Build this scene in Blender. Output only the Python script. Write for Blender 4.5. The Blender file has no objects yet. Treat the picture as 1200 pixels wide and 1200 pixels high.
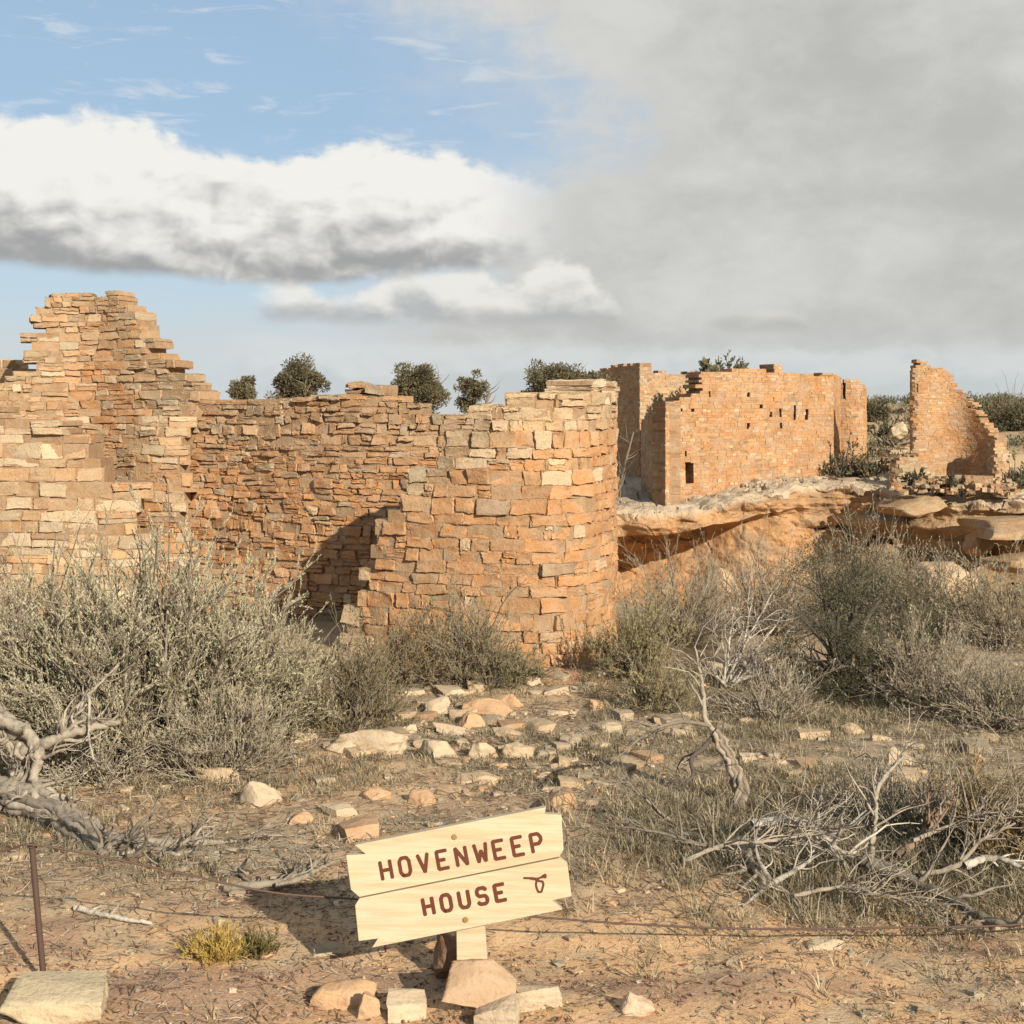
import bpy, math
import numpy as np
from mathutils import Vector

sc = bpy.context.scene
col = sc.collection
R = math.radians

# ------------------------------------------------------------------ camera
EYE, FOC, HZ, CU = 1.65, 1648.0, 485.0, 600.0     # eye height, focal length, horizon and centre (photo scale)
cam = bpy.data.cameras.new('camera')
cam.sensor_fit = 'HORIZONTAL'
cam.sensor_width = 36.0
cam.lens = 36.0 * FOC / 1200.0
cam.shift_y = -(600.0 - HZ) / 1200.0
cam.clip_start, cam.clip_end = 0.05, 20000
camo = bpy.data.objects.new('camera', cam)
col.objects.link(camo)
camo.location = (0, 0, EYE)
camo.rotation_euler = (R(90), 0, 0)
sc.camera = camo

# ------------------------------------------------------------------ exposure
sc.view_settings.view_transform = 'Standard'
sc.view_settings.look = 'None'
sc.view_settings.gamma = 1.0
sc.view_settings.use_curve_mapping = False
EXPO = 0.6
sc.view_settings.exposure = EXPO
sc.cycles.max_bounces = 6
sc.cycles.transparent_max_bounces = 4

# ------------------------------------------------------------------ sun
TO_SUN = Vector((1.15, -1.90, 1.0)).normalized()
sl = bpy.data.lights.new('sun', 'SUN')
sl.energy = 5.0
sl.angle = R(0.5)
sl.color = (1.0, 0.93, 0.80)
so = bpy.data.objects.new('sun', sl)
col.objects.link(so)
so.rotation_euler = (-TO_SUN).to_track_quat('-Z', 'Y').to_euler()
so.location = (20, -30, 30)


def lin(r, g, b):
    f = lambda c: (c / 255 / 12.92) if c / 255 < 0.04045 else ((c / 255 + 0.055) / 1.055) ** 2.4
    return (f(r), f(g), f(b))


class NT:
    """small helper that writes node expressions"""
    def __init__(s, tree):
        s.t = tree
        s.n = tree.nodes
        s.l = tree.links

    def node(s, typ, **kw):
        n = s.n.new(typ)
        for k, v in kw.items():
            setattr(n, k, v)
        return n

    def put(s, sock, v):
        if hasattr(v, 'is_linked') or hasattr(v, 'links'):
            s.l.new(v, sock)
        else:
            sock.default_value = v

    def m(s, op, a, b=None, c=None, clamp=False):
        n = s.node('ShaderNodeMath', operation=op, use_clamp=clamp)
        for i, v in enumerate((a, b, c)):
            if v is not None:
                s.put(n.inputs[i], v)
        return n.outputs[0]

    def ss(s, x, lo, hi):
        n = s.node('ShaderNodeMapRange', interpolation_type='SMOOTHSTEP')
        s.put(n.inputs[0], x)
        s.put(n.inputs[1], lo)
        s.put(n.inputs[2], hi)
        return n.outputs[0]

    def mix(s, f, a, b, mode='MIX'):
        n = s.node('ShaderNodeMix', data_type='RGBA', blend_type=mode)
        s.put(n.inputs[0], f)
        for sock, v in ((n.inputs[6], a), (n.inputs[7], b)):
            if isinstance(v, tuple) and len(v) == 3:
                v = (*v, 1)
            s.put(sock, v)
        return n.outputs[2]

    def noise(s, vec, scale, detail=4, rough=0.55, dist=0.0):
        n = s.node('ShaderNodeTexNoise')
        if vec is not None:
            s.l.new(vec, n.inputs['Vector'])
        n.inputs['Scale'].default_value = scale
        n.inputs['Detail'].default_value = detail
        n.inputs['Roughness'].default_value = rough
        n.inputs['Distortion'].default_value = dist
        return n.outputs['Fac']

    def comb(s, x, y, z):
        n = s.node('ShaderNodeCombineXYZ')
        for i, v in enumerate((x, y, z)):
            s.put(n.inputs[i], v)
        return n.outputs[0]

    def curve(s, x, pts):
        """piecewise curve through (x, y) points, any range"""
        xs = [p[0] for p in pts]
        ys = [p[1] for p in pts]
        x0, x1, y0, y1 = min(xs), max(xs), min(ys), max(ys)
        f = s.node('ShaderNodeFloatCurve')
        cu = f.mapping.curves[0]
        q = [((a - x0) / (x1 - x0), (b - y0) / max(1e-6, y1 - y0)) for a, b in pts]
        cu.points[0].location = q[0]
        cu.points[1].location = q[-1]
        for p in q[1:-1]:
            cu.points.new(*p)
        f.mapping.update()
        t = s.m('DIVIDE', s.m('SUBTRACT', x, x0), x1 - x0, clamp=True)
        s.put(f.inputs[1], t)
        return s.m('ADD', s.m('MULTIPLY', f.outputs[0], y1 - y0), y0)


# ------------------------------------------------------------------ world: Nishita sky with procedural clouds (by direction)
def build_world():
    w = bpy.data.worlds.new('World')
    sc.world = w
    w.use_nodes = True
    w.node_tree.nodes.clear()
    e = NT(w.node_tree)
    STR = 0.1
    sky = e.node('ShaderNodeTexSky', sky_type='NISHITA')
    sky.sun_disc = False
    sky.sun_elevation = math.asin(TO_SUN.z)
    sky.sun_rotation = math.atan2(TO_SUN.x, TO_SUN.y)
    sky.air_density = 1.0
    sky.dust_density = 1.0
    sky.ozone_density = 1.0
    tc = e.node('ShaderNodeTexCoord')
    sp = e.node('ShaderNodeSeparateXYZ')
    e.l.new(tc.outputs['Generated'], sp.inputs[0])
    X, Y, Z = sp.outputs
    DEG = 180 / math.pi
    A = e.m('MULTIPLY', e.m('ARCTAN2', X, Y), DEG)        # azimuth, degrees right of north
    E = e.m('MULTIPLY', e.m('ARCSINE', Z), DEG)           # elevation, degrees
    a = lambda u: math.degrees(math.atan((u - CU) / FOC))
    el = lambda v: math.degrees(math.atan((HZ - v) / FOC))
    k = 1.0 / (STR * 2 ** EXPO)
    C = lambda r, g, b: tuple(c * k for c in lin(r, g, b))
    vec = e.comb(A, e.m('MULTIPLY', E, 1.5), 3.7)
    vecs = e.comb(e.m('MULTIPLY', A, 0.45), e.m('MULTIPLY', E, 1.3), 9.1)
    n1 = e.m('SUBTRACT', e.noise(vec, 0.33, 7, 0.52, 0.3), 0.5)
    n2 = e.m('SUBTRACT', e.noise(vec, 1.05, 8, 0.6, 0.2), 0.5)
    n3 = e.m('SUBTRACT', e.noise(vecs, 0.16, 6, 0.5, 0.4), 0.5)
    veco = e.comb(e.m('ADD', A, 0.35), e.m('ADD', e.m('MULTIPLY', E, 1.5), 0.8), 3.7)
    relief = e.m('SUBTRACT', e.noise(vec, 0.5, 3, 0.5, 0.3), e.noise(veco, 0.5, 3, 0.5, 0.3))
    n1s = e.m('SUBTRACT', e.noise(e.comb(e.m('MULTIPLY', A, 0.6), e.m('MULTIPLY', E, 1.3), 5.0), 0.30, 5, 0.48, 0.4), 0.5)
    # clear sky, paler towards the horizon with thin milky air
    hz = e.ss(E, el(140), el(470))
    blue = e.mix(0.75, sky.outputs[0], C(158, 184, 210))
    c = e.mix(e.m('MULTIPLY', hz, 0.9), blue, C(200, 218, 229))
    # thin wisps
    wv = e.comb(e.m('MULTIPLY', A, 0.35), e.m('MULTIPLY', E, 1.6), 1.3)
    wn = e.noise(wv, 0.9, 7, 0.6, 0.6)
    wm = e.m('MULTIPLY', e.ss(wn, 0.54, 0.72), e.m('MULTIPLY', e.ss(E, el(230), el(170)), 0.6))
    c = e.mix(wm, c, C(214, 222, 230))

    # horizon veil: soft stratus low down
    lowm = e.m('MULTIPLY', e.ss(e.m('ADD', E, e.m('MULTIPLY', n1, 3.0)), el(340), el(420)), 0.8)
    c = e.mix(lowm, c, C(207, 213, 214))

    # grey cloud deck on the right
    line = e.curve(E, [(el(480), a(500)), (el(400), a(430)), (el(330), a(540)), (el(230), a(590)), (el(195), a(660)), (el(150), a(690)),
                       (el(90), a(650)), (el(40), a(570)), (el(0), a(510)), (25, a(380))])
    gd = e.m('ADD', e.m('SUBTRACT', A, line), e.m('ADD', e.m('MULTIPLY', n1, 10.0), e.m('MULTIPLY', n2, 6.0)))
    gm = e.ss(gd, -2.6, 3.4)
    gshade = e.m('ADD', e.m('MULTIPLY', n3, 2.2), e.m('ADD', e.m('MULTIPLY', n1, 1.6), e.m('MULTIPLY', n2, 0.5)))
    gtone = e.ss(gshade, -0.75, 0.75)
    gcol = e.mix(gtone, C(187, 187, 184), C(213, 213, 210))
    gcol = e.mix(e.m('MULTIPLY', e.ss(E, el(370), el(440)), 0.7), gcol, C(205, 209, 207))
    edge = e.m('MULTIPLY', e.m('SUBTRACT', 1.0, e.ss(gd, 0.0, 5.0)), 0.55)
    gcol = e.mix(edge, gcol, C(212, 213, 211))
    veil = e.m('MULTIPLY', e.ss(e.m('ADD', gd, e.m('MULTIPLY', n3, 8.0)), -9.0, 0.5), 0.42)
    c = e.mix(veil, c, C(208, 213, 216))
    c = e.mix(gm, c, gcol)

    def cumulus(c, top, bot, a0, a1, soft, na, nb, white, grey, split, cov=1.0):
        T = e.curve(A, top)
        B = e.curve(A, bot)
        dt = e.m('ADD', e.m('SUBTRACT', T, E), e.m('ADD', e.m('MULTIPLY', n1, na), e.m('MULTIPLY', n2, nb)))
        db = e.m('ADD', e.m('SUBTRACT', E, B), e.m('MULTIPLY', n1, na * 0.35))
        mk = e.m('MULTIPLY', e.ss(dt, 0.0, soft), e.ss(db, -0.25, 0.35))
        an = e.m('ADD', A, e.m('ADD', e.m('MULTIPLY', n1, 3.0), e.m('MULTIPLY', n2, 1.2)))
        if a0 is not None:
            mk = e.m('MULTIPLY', mk, e.ss(an, a0[0], a0[1]))
        if a1 is not None:
            mk = e.m('MULTIPLY', mk, e.m('SUBTRACT', 1.0, e.ss(an, a1[0], a1[1])))
        t = e.m('DIVIDE', e.m('SUBTRACT', E, B), e.m('MAXIMUM', e.m('SUBTRACT', T, B), 0.3))
        sh = e.m('ADD', t, e.m('ADD', e.m('MULTIPLY', n1s, 0.9), e.m('ADD', e.m('MULTIPLY', relief, 1.0), e.m('MULTIPLY', n1, 0.5))))
        cc = e.mix(e.ss(sh, split[0], split[1]), grey, white)
        return e.mix(e.m('MULTIPLY', mk, cov), c, cc)

    # faint far bank under the big cloud
    c = cumulus(c, [(a(150), el(420)), (a(330), el(385)), (a(480), el(392)), (a(700), el(395)), (a(900), el(400))],
                [(a(150), el(470)), (a(900), el(470))], (a(200), a(330)), None, 0.8, 1.6, 0.6, C(216, 220, 220), C(198, 204, 207), (0.1, 0.7), 0.7)
    # small cumuli with flat bases
    c = cumulus(c, [(a(290), el(345)), (a(345), el(325)), (a(400), el(345)), (a(480), el(308)), (a(560), el(310)), (a(600), el(326)), (a(650), el(298)), (a(700), el(322)), (a(735), el(355))],
                [(a(290), el(379)), (a(735), el(379))], (a(285), a(340)), (a(690), a(735)), 0.6, 1.8, 1.0, C(238, 236, 230), C(182, 184, 184), (0.0, 0.75), 0.9)
    c = cumulus(c, [(a(820), el(376)), (a(880), el(364)), (a(945), el(376))], [(a(820), el(390)), (a(945), el(390))],
                (a(815), a(860)), (a(920), a(955)), 0.3, 1.2, 0.5, C(214, 213, 208), C(182, 182, 178), (0.1, 0.9), 0.8)
    # the big bank
    c = cumulus(c, [(a(-700), el(110)), (a(0), el(142)), (a(130), el(140)), (a(250), el(178)), (a(330), el(178)), (a(420), el(166)), (a(520), el(172)), (a(590), el(188)), (a(650), el(212))],
                [(a(-700), el(310)), (a(0), el(318)), (a(180), el(330)), (a(300), el(336)), (a(430), el(328)), (a(540), el(318)), (a(650), el(300))],
                None, (a(545), a(690)), 0.75, 2.6, 1.3, C(243, 241, 236), C(164, 165, 165), (-0.12, 0.62), 1.0)
    bg = e.node('ShaderNodeBackground')
    bg.inputs['Strength'].default_value = STR
    e.l.new(c, bg.inputs['Color'])
    out = e.node('ShaderNodeOutputWorld')
    e.l.new(bg.outputs[0], out.inputs[0])


build_world()

# ------------------------------------------------------------------ helpers
rng = np.random.default_rng(11)


def px(u, v, d):
    """world point that lies d metres away at photo position (u, v)"""
    return np.array([(u - CU) / FOC * d, d, EYE - (v - HZ) / FOC * d])


def gd(v):
    return EYE * FOC / (v - HZ)


def smooth(a, b, x):
    t = np.clip((np.asarray(x, float) - a) / (b - a), 0, 1)
    return t * t * (3 - 2 * t)


def _hash(ix, iy, seed):
    h = (ix.astype(np.int64) * 374761393 + iy.astype(np.int64) * 668265263 + seed * 144665) & 0x7fffffff
    h = ((h ^ (h >> 13)) * 1274126177) & 0x7fffffff
    h = h ^ (h >> 16)
    return (h & 0xffff) / 65535.0


def vnoise(x, y, seed=0):
    """value noise in 0..1"""
    x = np.asarray(x, float)
    y = np.asarray(y, float)
    ix, iy = np.floor(x), np.floor(y)
    fx, fy = x - ix, y - iy
    fx, fy = fx * fx * (3 - 2 * fx), fy * fy * (3 - 2 * fy)
    a, b = _hash(ix, iy, seed), _hash(ix + 1, iy, seed)
    c, d = _hash(ix, iy + 1, seed), _hash(ix + 1, iy + 1, seed)
    return (a * (1 - fx) + b * fx) * (1 - fy) + (c * (1 - fx) + d * fx) * fy


def fbm(x, y, seed=0, o=4):
    s, a, t = 0, 0.5, 0
    for i in range(o):
        s = s + a * vnoise(np.asarray(x) * 2 ** i, np.asarray(y) * 2 ** i, seed + i * 17)
        t += a
        a *= 0.5
    return s / t


def mesh(name, V, F, mat, parent=None, colr=None, smooth_=False):
    """V (n,3), F list of integer face arrays; ONE mesh object"""
    V = np.ascontiguousarray(V, np.float32)
    F = [np.asarray(f, np.int32) for f in (F if isinstance(F, list) else [F])]
    F = [f for f in F if len(f)]
    me = bpy.data.meshes.new(name)
    me.vertices.add(len(V))
    me.vertices.foreach_set('co', V.ravel())
    loops = np.concatenate([f.ravel() for f in F])
    sizes = np.concatenate([np.full(len(f), f.shape[1], np.int32) for f in F])
    me.loops.add(len(loops))
    me.loops.foreach_set('vertex_index', loops)
    me.polygons.add(len(sizes))
    st = np.zeros(len(sizes), np.int32)
    st[1:] = np.cumsum(sizes)[:-1]
    me.polygons.foreach_set('loop_start', st)
    try:
        me.polygons.foreach_set('loop_total', sizes)
    except Exception:
        pass
    me.polygons.foreach_set('use_smooth', np.full(len(sizes), bool(smooth_)))
    if colr is not None:
        at = me.color_attributes.new('Col', 'FLOAT_COLOR', 'POINT')
        c4 = np.ones((len(V), 4), np.float32)
        c4[:, :3] = colr
        at.data.foreach_set('color', c4.ravel())
    me.update(calc_edges=True)
    me.validate()
    if isinstance(smooth_, str):
        me.set_sharp_from_angle(angle=R(32 if smooth_ == 'angle' else 55))
    me.materials.append(mat)
    o = bpy.data.objects.new(name, me)
    col.objects.link(o)
    if parent is not None:
        o.parent = parent
    return o


def tag(o, label, cat, group=None, kind=None):
    if label:
        o['label'] = label
    if cat:
        o['category'] = cat
    if group:
        o['group'] = group
    if kind:
        o['kind'] = kind
    return o


def thing(name, label, cat, loc=(0, 0, 0), rz=0.0, group=None):
    o = bpy.data.objects.new(name, None)
    o.empty_display_size = 0.2
    col.objects.link(o)
    o.location = loc
    o.rotation_euler = (0, 0, rz)
    return tag(o, label, cat, group)


class Acc:
    """collects pieces of one mesh"""
    def __init__(s):
        s.V, s.F, s.C, s.n = [], {}, [], 0

    def add(s, V, F, C):
        V = np.asarray(V, float)
        C = np.broadcast_to(np.asarray(C, float), V.shape)
        for f in (F if isinstance(F, list) else [F]):
            f = np.asarray(f)
            s.F.setdefault(f.shape[1], []).append(f + s.n)
        s.V.append(V)
        s.C.append(C)
        s.n += len(V)

    def build(s, name, mat, parent=None, smooth_=False):
        return mesh(name, np.concatenate(s.V), [np.concatenate(f) for f in s.F.values()], mat, parent, np.concatenate(s.C), smooth_)


# ------------------------------------------------------------------ materials
def mat_base(name, rough=0.9):
    m = bpy.data.materials.new(name)
    m.use_nodes = True
    e = NT(m.node_tree)
    b = m.node_tree.nodes['Principled BSDF']
    b.inputs['Roughness'].default_value = rough
    b.inputs['Specular IOR Level'].default_value = 0.2
    return m, e, b


def vcol(e):
    n = e.node('ShaderNodeAttribute', attribute_name='Col')
    return n.outputs['Color']


def bump(e, b, h, strength, dist):
    n = e.node('ShaderNodeBump')
    n.inputs['Strength'].default_value = strength
    n.inputs['Distance'].default_value = dist
    e.l.new(h, n.inputs['Height'])
    e.l.new(n.outputs[0], b.inputs['Normal'])


def stone_mat(name, scale, bs=0.7, bd=0.012, var=0.35):
    m, e, b = mat_base(name, 0.92)
    tc = e.node('ShaderNodeTexCoord').outputs['Object']
    n1 = e.noise(tc, scale, 6, 0.65)
    n2 = e.noise(tc, scale * 6, 4, 0.6)
    c = e.mix(e.m('MULTIPLY', e.ss(n1, 0.3, 0.75), var), vcol(e), (0.40, 0.33, 0.24))
    c = e.mix(e.m('MULTIPLY', e.ss(n2, 0.5, 0.8), var * 1.4), c, (0.12, 0.065, 0.035))
    e.l.new(c, b.inputs['Base Color'])
    bump(e, b, e.m('ADD', n1, e.m('MULTIPLY', n2, 0.5)), bs, bd)
    return m


def leaf_mat(name):
    m = bpy.data.materials.new(name)
    m.use_nodes = True
    m.node_tree.nodes.clear()
    e = NT(m.node_tree)
    c = vcol(e)
    d = e.node('ShaderNodeBsdfDiffuse')
    t = e.node('ShaderNodeBsdfTranslucent')
    e.l.new(c, d.inputs['Color'])
    e.l.new(c, t.inputs['Color'])
    x = e.node('ShaderNodeMixShader')
    x.inputs[0].default_value = 0.28 if name == 'leaf' else 0.0
    e.l.new(d.outputs[0], x.inputs[1])
    e.l.new(t.outputs[0], x.inputs[2])
    o = e.node('ShaderNodeOutputMaterial')
    e.l.new(x.outputs[0], o.inputs['Surface'])
    return m


def wood_mat(name, dark=(0.06, 0.045, 0.03)):
    m, e, b = mat_base(name, 0.85)
    tc = e.node('ShaderNodeTexCoord').outputs['Object']
    n1 = e.noise(tc, 22, 5, 0.65)
    n2 = e.noise(tc, 90, 3, 0.6)
    c = e.mix(e.m('MULTIPLY', e.ss(n1, 0.45, 0.7), 0.7), vcol(e), dark)
    e.l.new(c, b.inputs['Base Color'])
    bump(e, b, e.m('ADD', n1, e.m('MULTIPLY', n2, 0.4)), 0.8, 0.01)
    return m


M_STONE = stone_mat('masonry_stone', 12, 0.9, 0.012, 0.45)
M_FAR = stone_mat('far_masonry', 2.2, 0.8, 0.06, 0.45)
M_ROCK = stone_mat('loose_rock', 11, 0.8, 0.012, 0.3)
M_LEAF = leaf_mat('leaf')
M_TWIG = leaf_mat('twig')
M_WOOD = wood_mat('dead_wood')

# ------------------------------------------------------------------ ground
def gz(x, y):
    x = np.asarray(x, float)
    y = np.asarray(y, float)
    near = 1 - smooth(30, 60, np.hypot(x, y))
    und = (fbm(x * 0.5 + 3, y * 0.5, 5, 3) - 0.5) * 0.16 * smooth(2.5, 6, y) + (fbm(x * 2.6, y * 2.6, 9, 3) - 0.5) * 0.06
    fine = (vnoise(x * 13, y * 13, 21) - 0.5) * 0.012
    z = (und + fine) * near
    can = smooth(11.5, 21, y) * smooth(0.3, 3.2, x)
    z = z - can * (7.2 + 0.5 * (fbm(x * 0.2, y * 0.2, 3, 3) - 0.5) * can)
    far = smooth(50.5, 53.5, y + 0.0 * x)
    mesa = -1.1 + 0.07 * np.clip(x - 6, -4, 20) + smooth(56, 90, y) * 2.1 + (fbm(x * 0.25, y * 0.25, 13, 3) - 0.5) * 0.5
    return z * (1 - far) + far * mesa


def axis(lo, hi, fine, far_lo, far_hi, g=1.13):
    a = list(np.arange(lo, hi + 1e-6, fine))
    st, v = fine, a[-1]
    while v < far_hi:
        st *= g
        v += st
        a.append(v)
    st, v = fine, a[0]
    pre = []
    while v > far_lo:
        st *= g
        v -= st
        pre.append(v)
    return np.array(pre[::-1] + a)


def ground_colour(x, y):
    sand = np.array([0.56, 0.340, 0.172])
    tan = np.array([0.50, 0.345, 0.20])
    litter = np.array([0.27, 0.210, 0.135])
    red = np.array([0.54, 0.29, 0.155])
    n = fbm(x * 0.9, y * 0.9, 31, 4)
    n2 = fbm(x * 3.2, y * 3.2, 41, 4)
    n3 = fbm(x * 9, y * 9, 47, 3)
    L = smooth(4.2, 5.2, y + (n - 0.5) * 2.0)             # litter takes over beyond the foreground
    L = L * (0.72 + 0.28 * smooth(0.42, 0.6, n2 * 0.6 + n * 0.4 + 0.25 * smooth(-0.3, 1.2, x)))
    L = np.maximum(L, smooth(0.47, 0.62, n2 * 0.55 + n3 * 0.45) * 0.75)
    # bare sand showing at the left middle
    L = L * (1 - 0.7 * np.exp(-(((x + 1.2) / 0.7) ** 2 + ((y - 6.2) / 0.5) ** 2)))
    L = L * (1 - 0.7 * np.exp(-(((x + 2.0) / 0.4) ** 2 + ((y - 5.8) / 0.35) ** 2)))
    c = sand * (1 - L)[..., None] + litter * L[..., None]
    t = smooth(0.45, 0.7, n3)[..., None] * 0.45
    c = c * (1 - t) + tan * t
    p = np.exp(-(((x - 0.45) / 0.32) ** 2 + ((y - 8.75) / 0.42) ** 2))[..., None]
    c = c * (1 - p) + red * p
    c = c * (0.86 + 0.28 * n3)[..., None]
    cr = (smooth(0.54, 0.66, fbm(x * 2.1 + 9, y * 3.2, 51, 4)) * smooth(5.2, 4.4, y) * 0.75)[..., None]
    c = c * (1 - cr) + np.array([0.30, 0.175, 0.112]) * cr
    far = smooth(30, 50, y)[..., None]
    fc = np.array([0.36, 0.25, 0.14]) * (0.7 + 0.6 * fbm(x * 0.5, y * 0.5, 77, 4))[..., None]
    return c * (1 - far) + fc * far


def build_ground():
    xs = axis(-4.6, 4.6, 0.035, -4000, 4000)
    ys = axis(3.0, 10.5, 0.035, -400, 6000)
    X, Y = np.meshgrid(xs, ys)
    Zg = gz(X, Y)
    V = np.stack([X, Y, Zg], -1).reshape(-1, 3)
    nx, ny = len(xs), len(ys)
    i = (np.arange(ny - 1)[:, None] * nx + np.arange(nx - 1)[None]).ravel()
    F = np.stack([i, i + 1, i + 1 + nx, i + nx], 1)
    m, e, b = mat_base('desert_soil', 0.95)
    tc = e.node('ShaderNodeTexCoord').outputs['Object']
    n1 = e.noise(tc, 7, 8, 0.7)
    n2 = e.noise(tc, 42, 5, 0.65)
    n3 = e.noise(tc, 150, 3, 0.6)
    c = e.mix(e.m('MULTIPLY', e.ss(n2, 0.52, 0.68), 0.55), vcol(e), (0.16, 0.105, 0.062))
    c = e.mix(e.m('MULTIPLY', e.ss(n1, 0.56, 0.72), 0.4), c, (0.20, 0.10, 0.065))
    c = e.mix(e.m('MULTIPLY', e.ss(n3, 0.56, 0.66), 0.5), c, (0.56, 0.42, 0.27))
    n4 = e.noise(tc, 85, 4, 0.75)
    c = e.mix(e.m('MULTIPLY', e.ss(n4, 0.55, 0.63), 0.6), c, (0.17, 0.10, 0.06))
    e.l.new(c, b.inputs['Base Color'])
    bump(e, b, e.m('ADD', e.m('MULTIPLY', n1, 0.6), e.m('ADD', e.m('MULTIPLY', n2, 0.6), e.m('MULTIPLY', n3, 0.3))), 0.6, 0.015)
    o = mesh('ground', V, F, m, None, ground_colour(V[:, 0], V[:, 1]), True)
    tag(o, 'orange sandy desert ground with grey plant litter', 'ground', None, 'structure')


build_ground()

# ------------------------------------------------------------------ masonry
def cube_grid(t):
    """surface of a cube with grid values t on each axis, shared vertices"""
    k = len(t)
    idx, V = {}, []

    def vid(i, j, l):
        if (i, j, l) not in idx:
            idx[(i, j, l)] = len(V)
            V.append((t[i], t[j], t[l]))
        return idx[(i, j, l)]
    F = []
    for ax in range(3):
        for side in (0, k - 1):
            for p in range(k - 1):
                for q in range(k - 1):
                    def g(pp, qq):
                        r = [0, 0, 0]
                        r[ax] = side
                        r[(ax + 1) % 3] = pp
                        r[(ax + 2) % 3] = qq
                        return vid(*r)
                    f = [g(p, q), g(p + 1, q), g(p + 1, q + 1), g(p, q + 1)]
                    F.append(f if side else f[::-1])
    return np.array(V, float), np.array(F)


T_HI = cube_grid([-1, -0.9, -0.55, -0.18, 0.18, 0.55, 0.9, 1])
T_MD = cube_grid([-1, 0, 1])
T_LO = cube_grid([-1, 1])


def blocks(acc, Cn, A, H, C, T, bevel=0.012, warp=0.12, rough=0.0, r=rng):
    """irregular rounded blocks: centres Cn (N,3), axes A (N,3,3) rows, half sizes H (N,3), colours C (N,3)"""
    TV, TF = T
    N, Mv = len(Cn), len(TV)
    if N == 0:
        return
    h = H[:, None, :]
    P = TV[None] * h
    if bevel > 0 and Mv > 8:
        b = np.minimum(bevel, 0.45 * H.min(1))[:, None, None]
        q = np.clip(P, -(h - b), h - b)
        d = P - q
        L = np.linalg.norm(d, axis=2, keepdims=True)
        P = np.where(L > 1e-9, q + b * d / np.maximum(L, 1e-9), P)
    cor = r.normal(0, 1, (N, 8, 3)) * warp
    cor = np.clip(cor, -2 * warp, 2 * warp)
    w = np.stack([((1 + sx * TV[:, 0]) * (1 + sy * TV[:, 1]) * (1 + sz * TV[:, 2])) / 8 for sx in (-1, 1) for sy in (-1, 1) for sz in (-1, 1)], 1)
    off = np.einsum('mk,nkc->nmc', w, cor)
    hm = np.minimum(H, 2.2 * H.min(1, keepdims=True))
    P = P + off * hm[:, None, :]
    if rough:
        P = P + r.normal(0, rough, P.shape)
    W = np.einsum('nmk,nkc->nmc', P, A) + Cn[:, None, :]
    if rough and Mv > 90:
        # weathered, chipped faces: coherent noise, each stone with its own patch of it
        o = r.uniform(0, 99, (N, 1, 3))
        q = W * 11 + o
        nz = fbm(q[..., 0] + 0.6 * q[..., 1], q[..., 2] - 0.5 * q[..., 1], 3, 4) - 0.5
        W = W + nz[..., None] * A[:, None, 1, :] * (rough * 6)
        nz2 = fbm(q[..., 2] * 1.3 + 7, q[..., 0] + q[..., 1], 8, 3) - 0.5
        W = W + nz2[..., None] * A[:, None, 2, :] * (rough * 5)
    F = (TF[None] + (np.arange(N) * Mv)[:, None, None]).reshape(-1, 4)
    acc.add(W.reshape(-1, 3), F, np.repeat(C, Mv, 0))


def crom(pts, n=24):
    P = np.asarray(pts, float)
    if len(P) == 2:
        return P[0] + (P[1] - P[0]) * np.linspace(0, 1, n)[:, None]
    Q = np.vstack([2 * P[0] - P[1], P, 2 * P[-1] - P[-2]])
    out = []
    for i in range(len(P) - 1):
        a, b, c, d = Q[i:i + 4]
        t = np.linspace(0, 1, n, endpoint=False)[:, None]
        out.append(0.5 * ((2 * b) + (-a + c) * t + (2 * a - 5 * b + 4 * c - d) * t ** 2 + (-a + 3 * b - 3 * c + d) * t ** 3))
    return np.vstack(out + [P[-1:]])


class Path:
    def __init__(s, pts, straight=False):
        P = np.asarray(pts, float)
        if not straight:
            P = crom(P)
        s.P = P
        s.s = np.concatenate([[0], np.cumsum(np.linalg.norm(np.diff(P, axis=0), axis=1))])
        s.L = s.s[-1]

    def at(s, q):
        q = np.asarray(q, float)
        pos = np.stack([np.interp(q, s.s, s.P[:, k]) for k in range(2)], -1)
        e = 0.04 * s.L / 4
        lo, hi = np.clip(q - e, 0, s.L), np.clip(q + e, 0, s.L)
        t = np.stack([np.interp(hi, s.s, s.P[:, k]) - np.interp(lo, s.s, s.P[:, k]) for k in range(2)], -1)
        t /= np.maximum(1e-9, np.linalg.norm(t, axis=-1, keepdims=True))
        return pos, t

    def prof(s, pxs):
        """top outline given as photo (u, v) points -> (s, z) along this path, at the depth the path has there"""
        U = CU + FOC * s.P[:, 0] / s.P[:, 1]
        k = int(np.argmax(U)) + 1
        out = []
        for u, v in pxs:
            q = float(np.interp(u, U[:k], s.s[:k]))
            d = float(np.interp(q, s.s, s.P[:, 1]))
            out.append((q, EYE - (v - HZ) / FOC * d))
        qs = [o[0] for o in out]
        zs = [o[1] for o in out]
        return lambda x: np.interp(x, qs, zs)


SANDY = np.array([0.345, 0.240, 0.136])
ORANGE = np.array([0.372, 0.178, 0.069])
PALE = np.array([0.430, 0.335, 0.215])
GREY = np.array([0.240, 0.190, 0.130])


def stone_colour(n, f, r, pale=0.12, grey=0.08, vary=0.18):
    """f: 0 sandy .. 1 orange, per stone"""
    f = np.clip(f + r.normal(0, 0.15, n), 0, 1)[:, None]
    c = SANDY * (1 - f) + ORANGE * f
    k = r.random(n)
    c = np.where((k < pale)[:, None], c * 0.35 + PALE * 0.65, c)
    c = np.where((k > 1 - grey)[:, None], c * 0.4 + GREY * 0.6, c)
    return c * np.clip(1 + r.normal(0, vary, n), 0.55, 1.5)[:, None]


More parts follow.
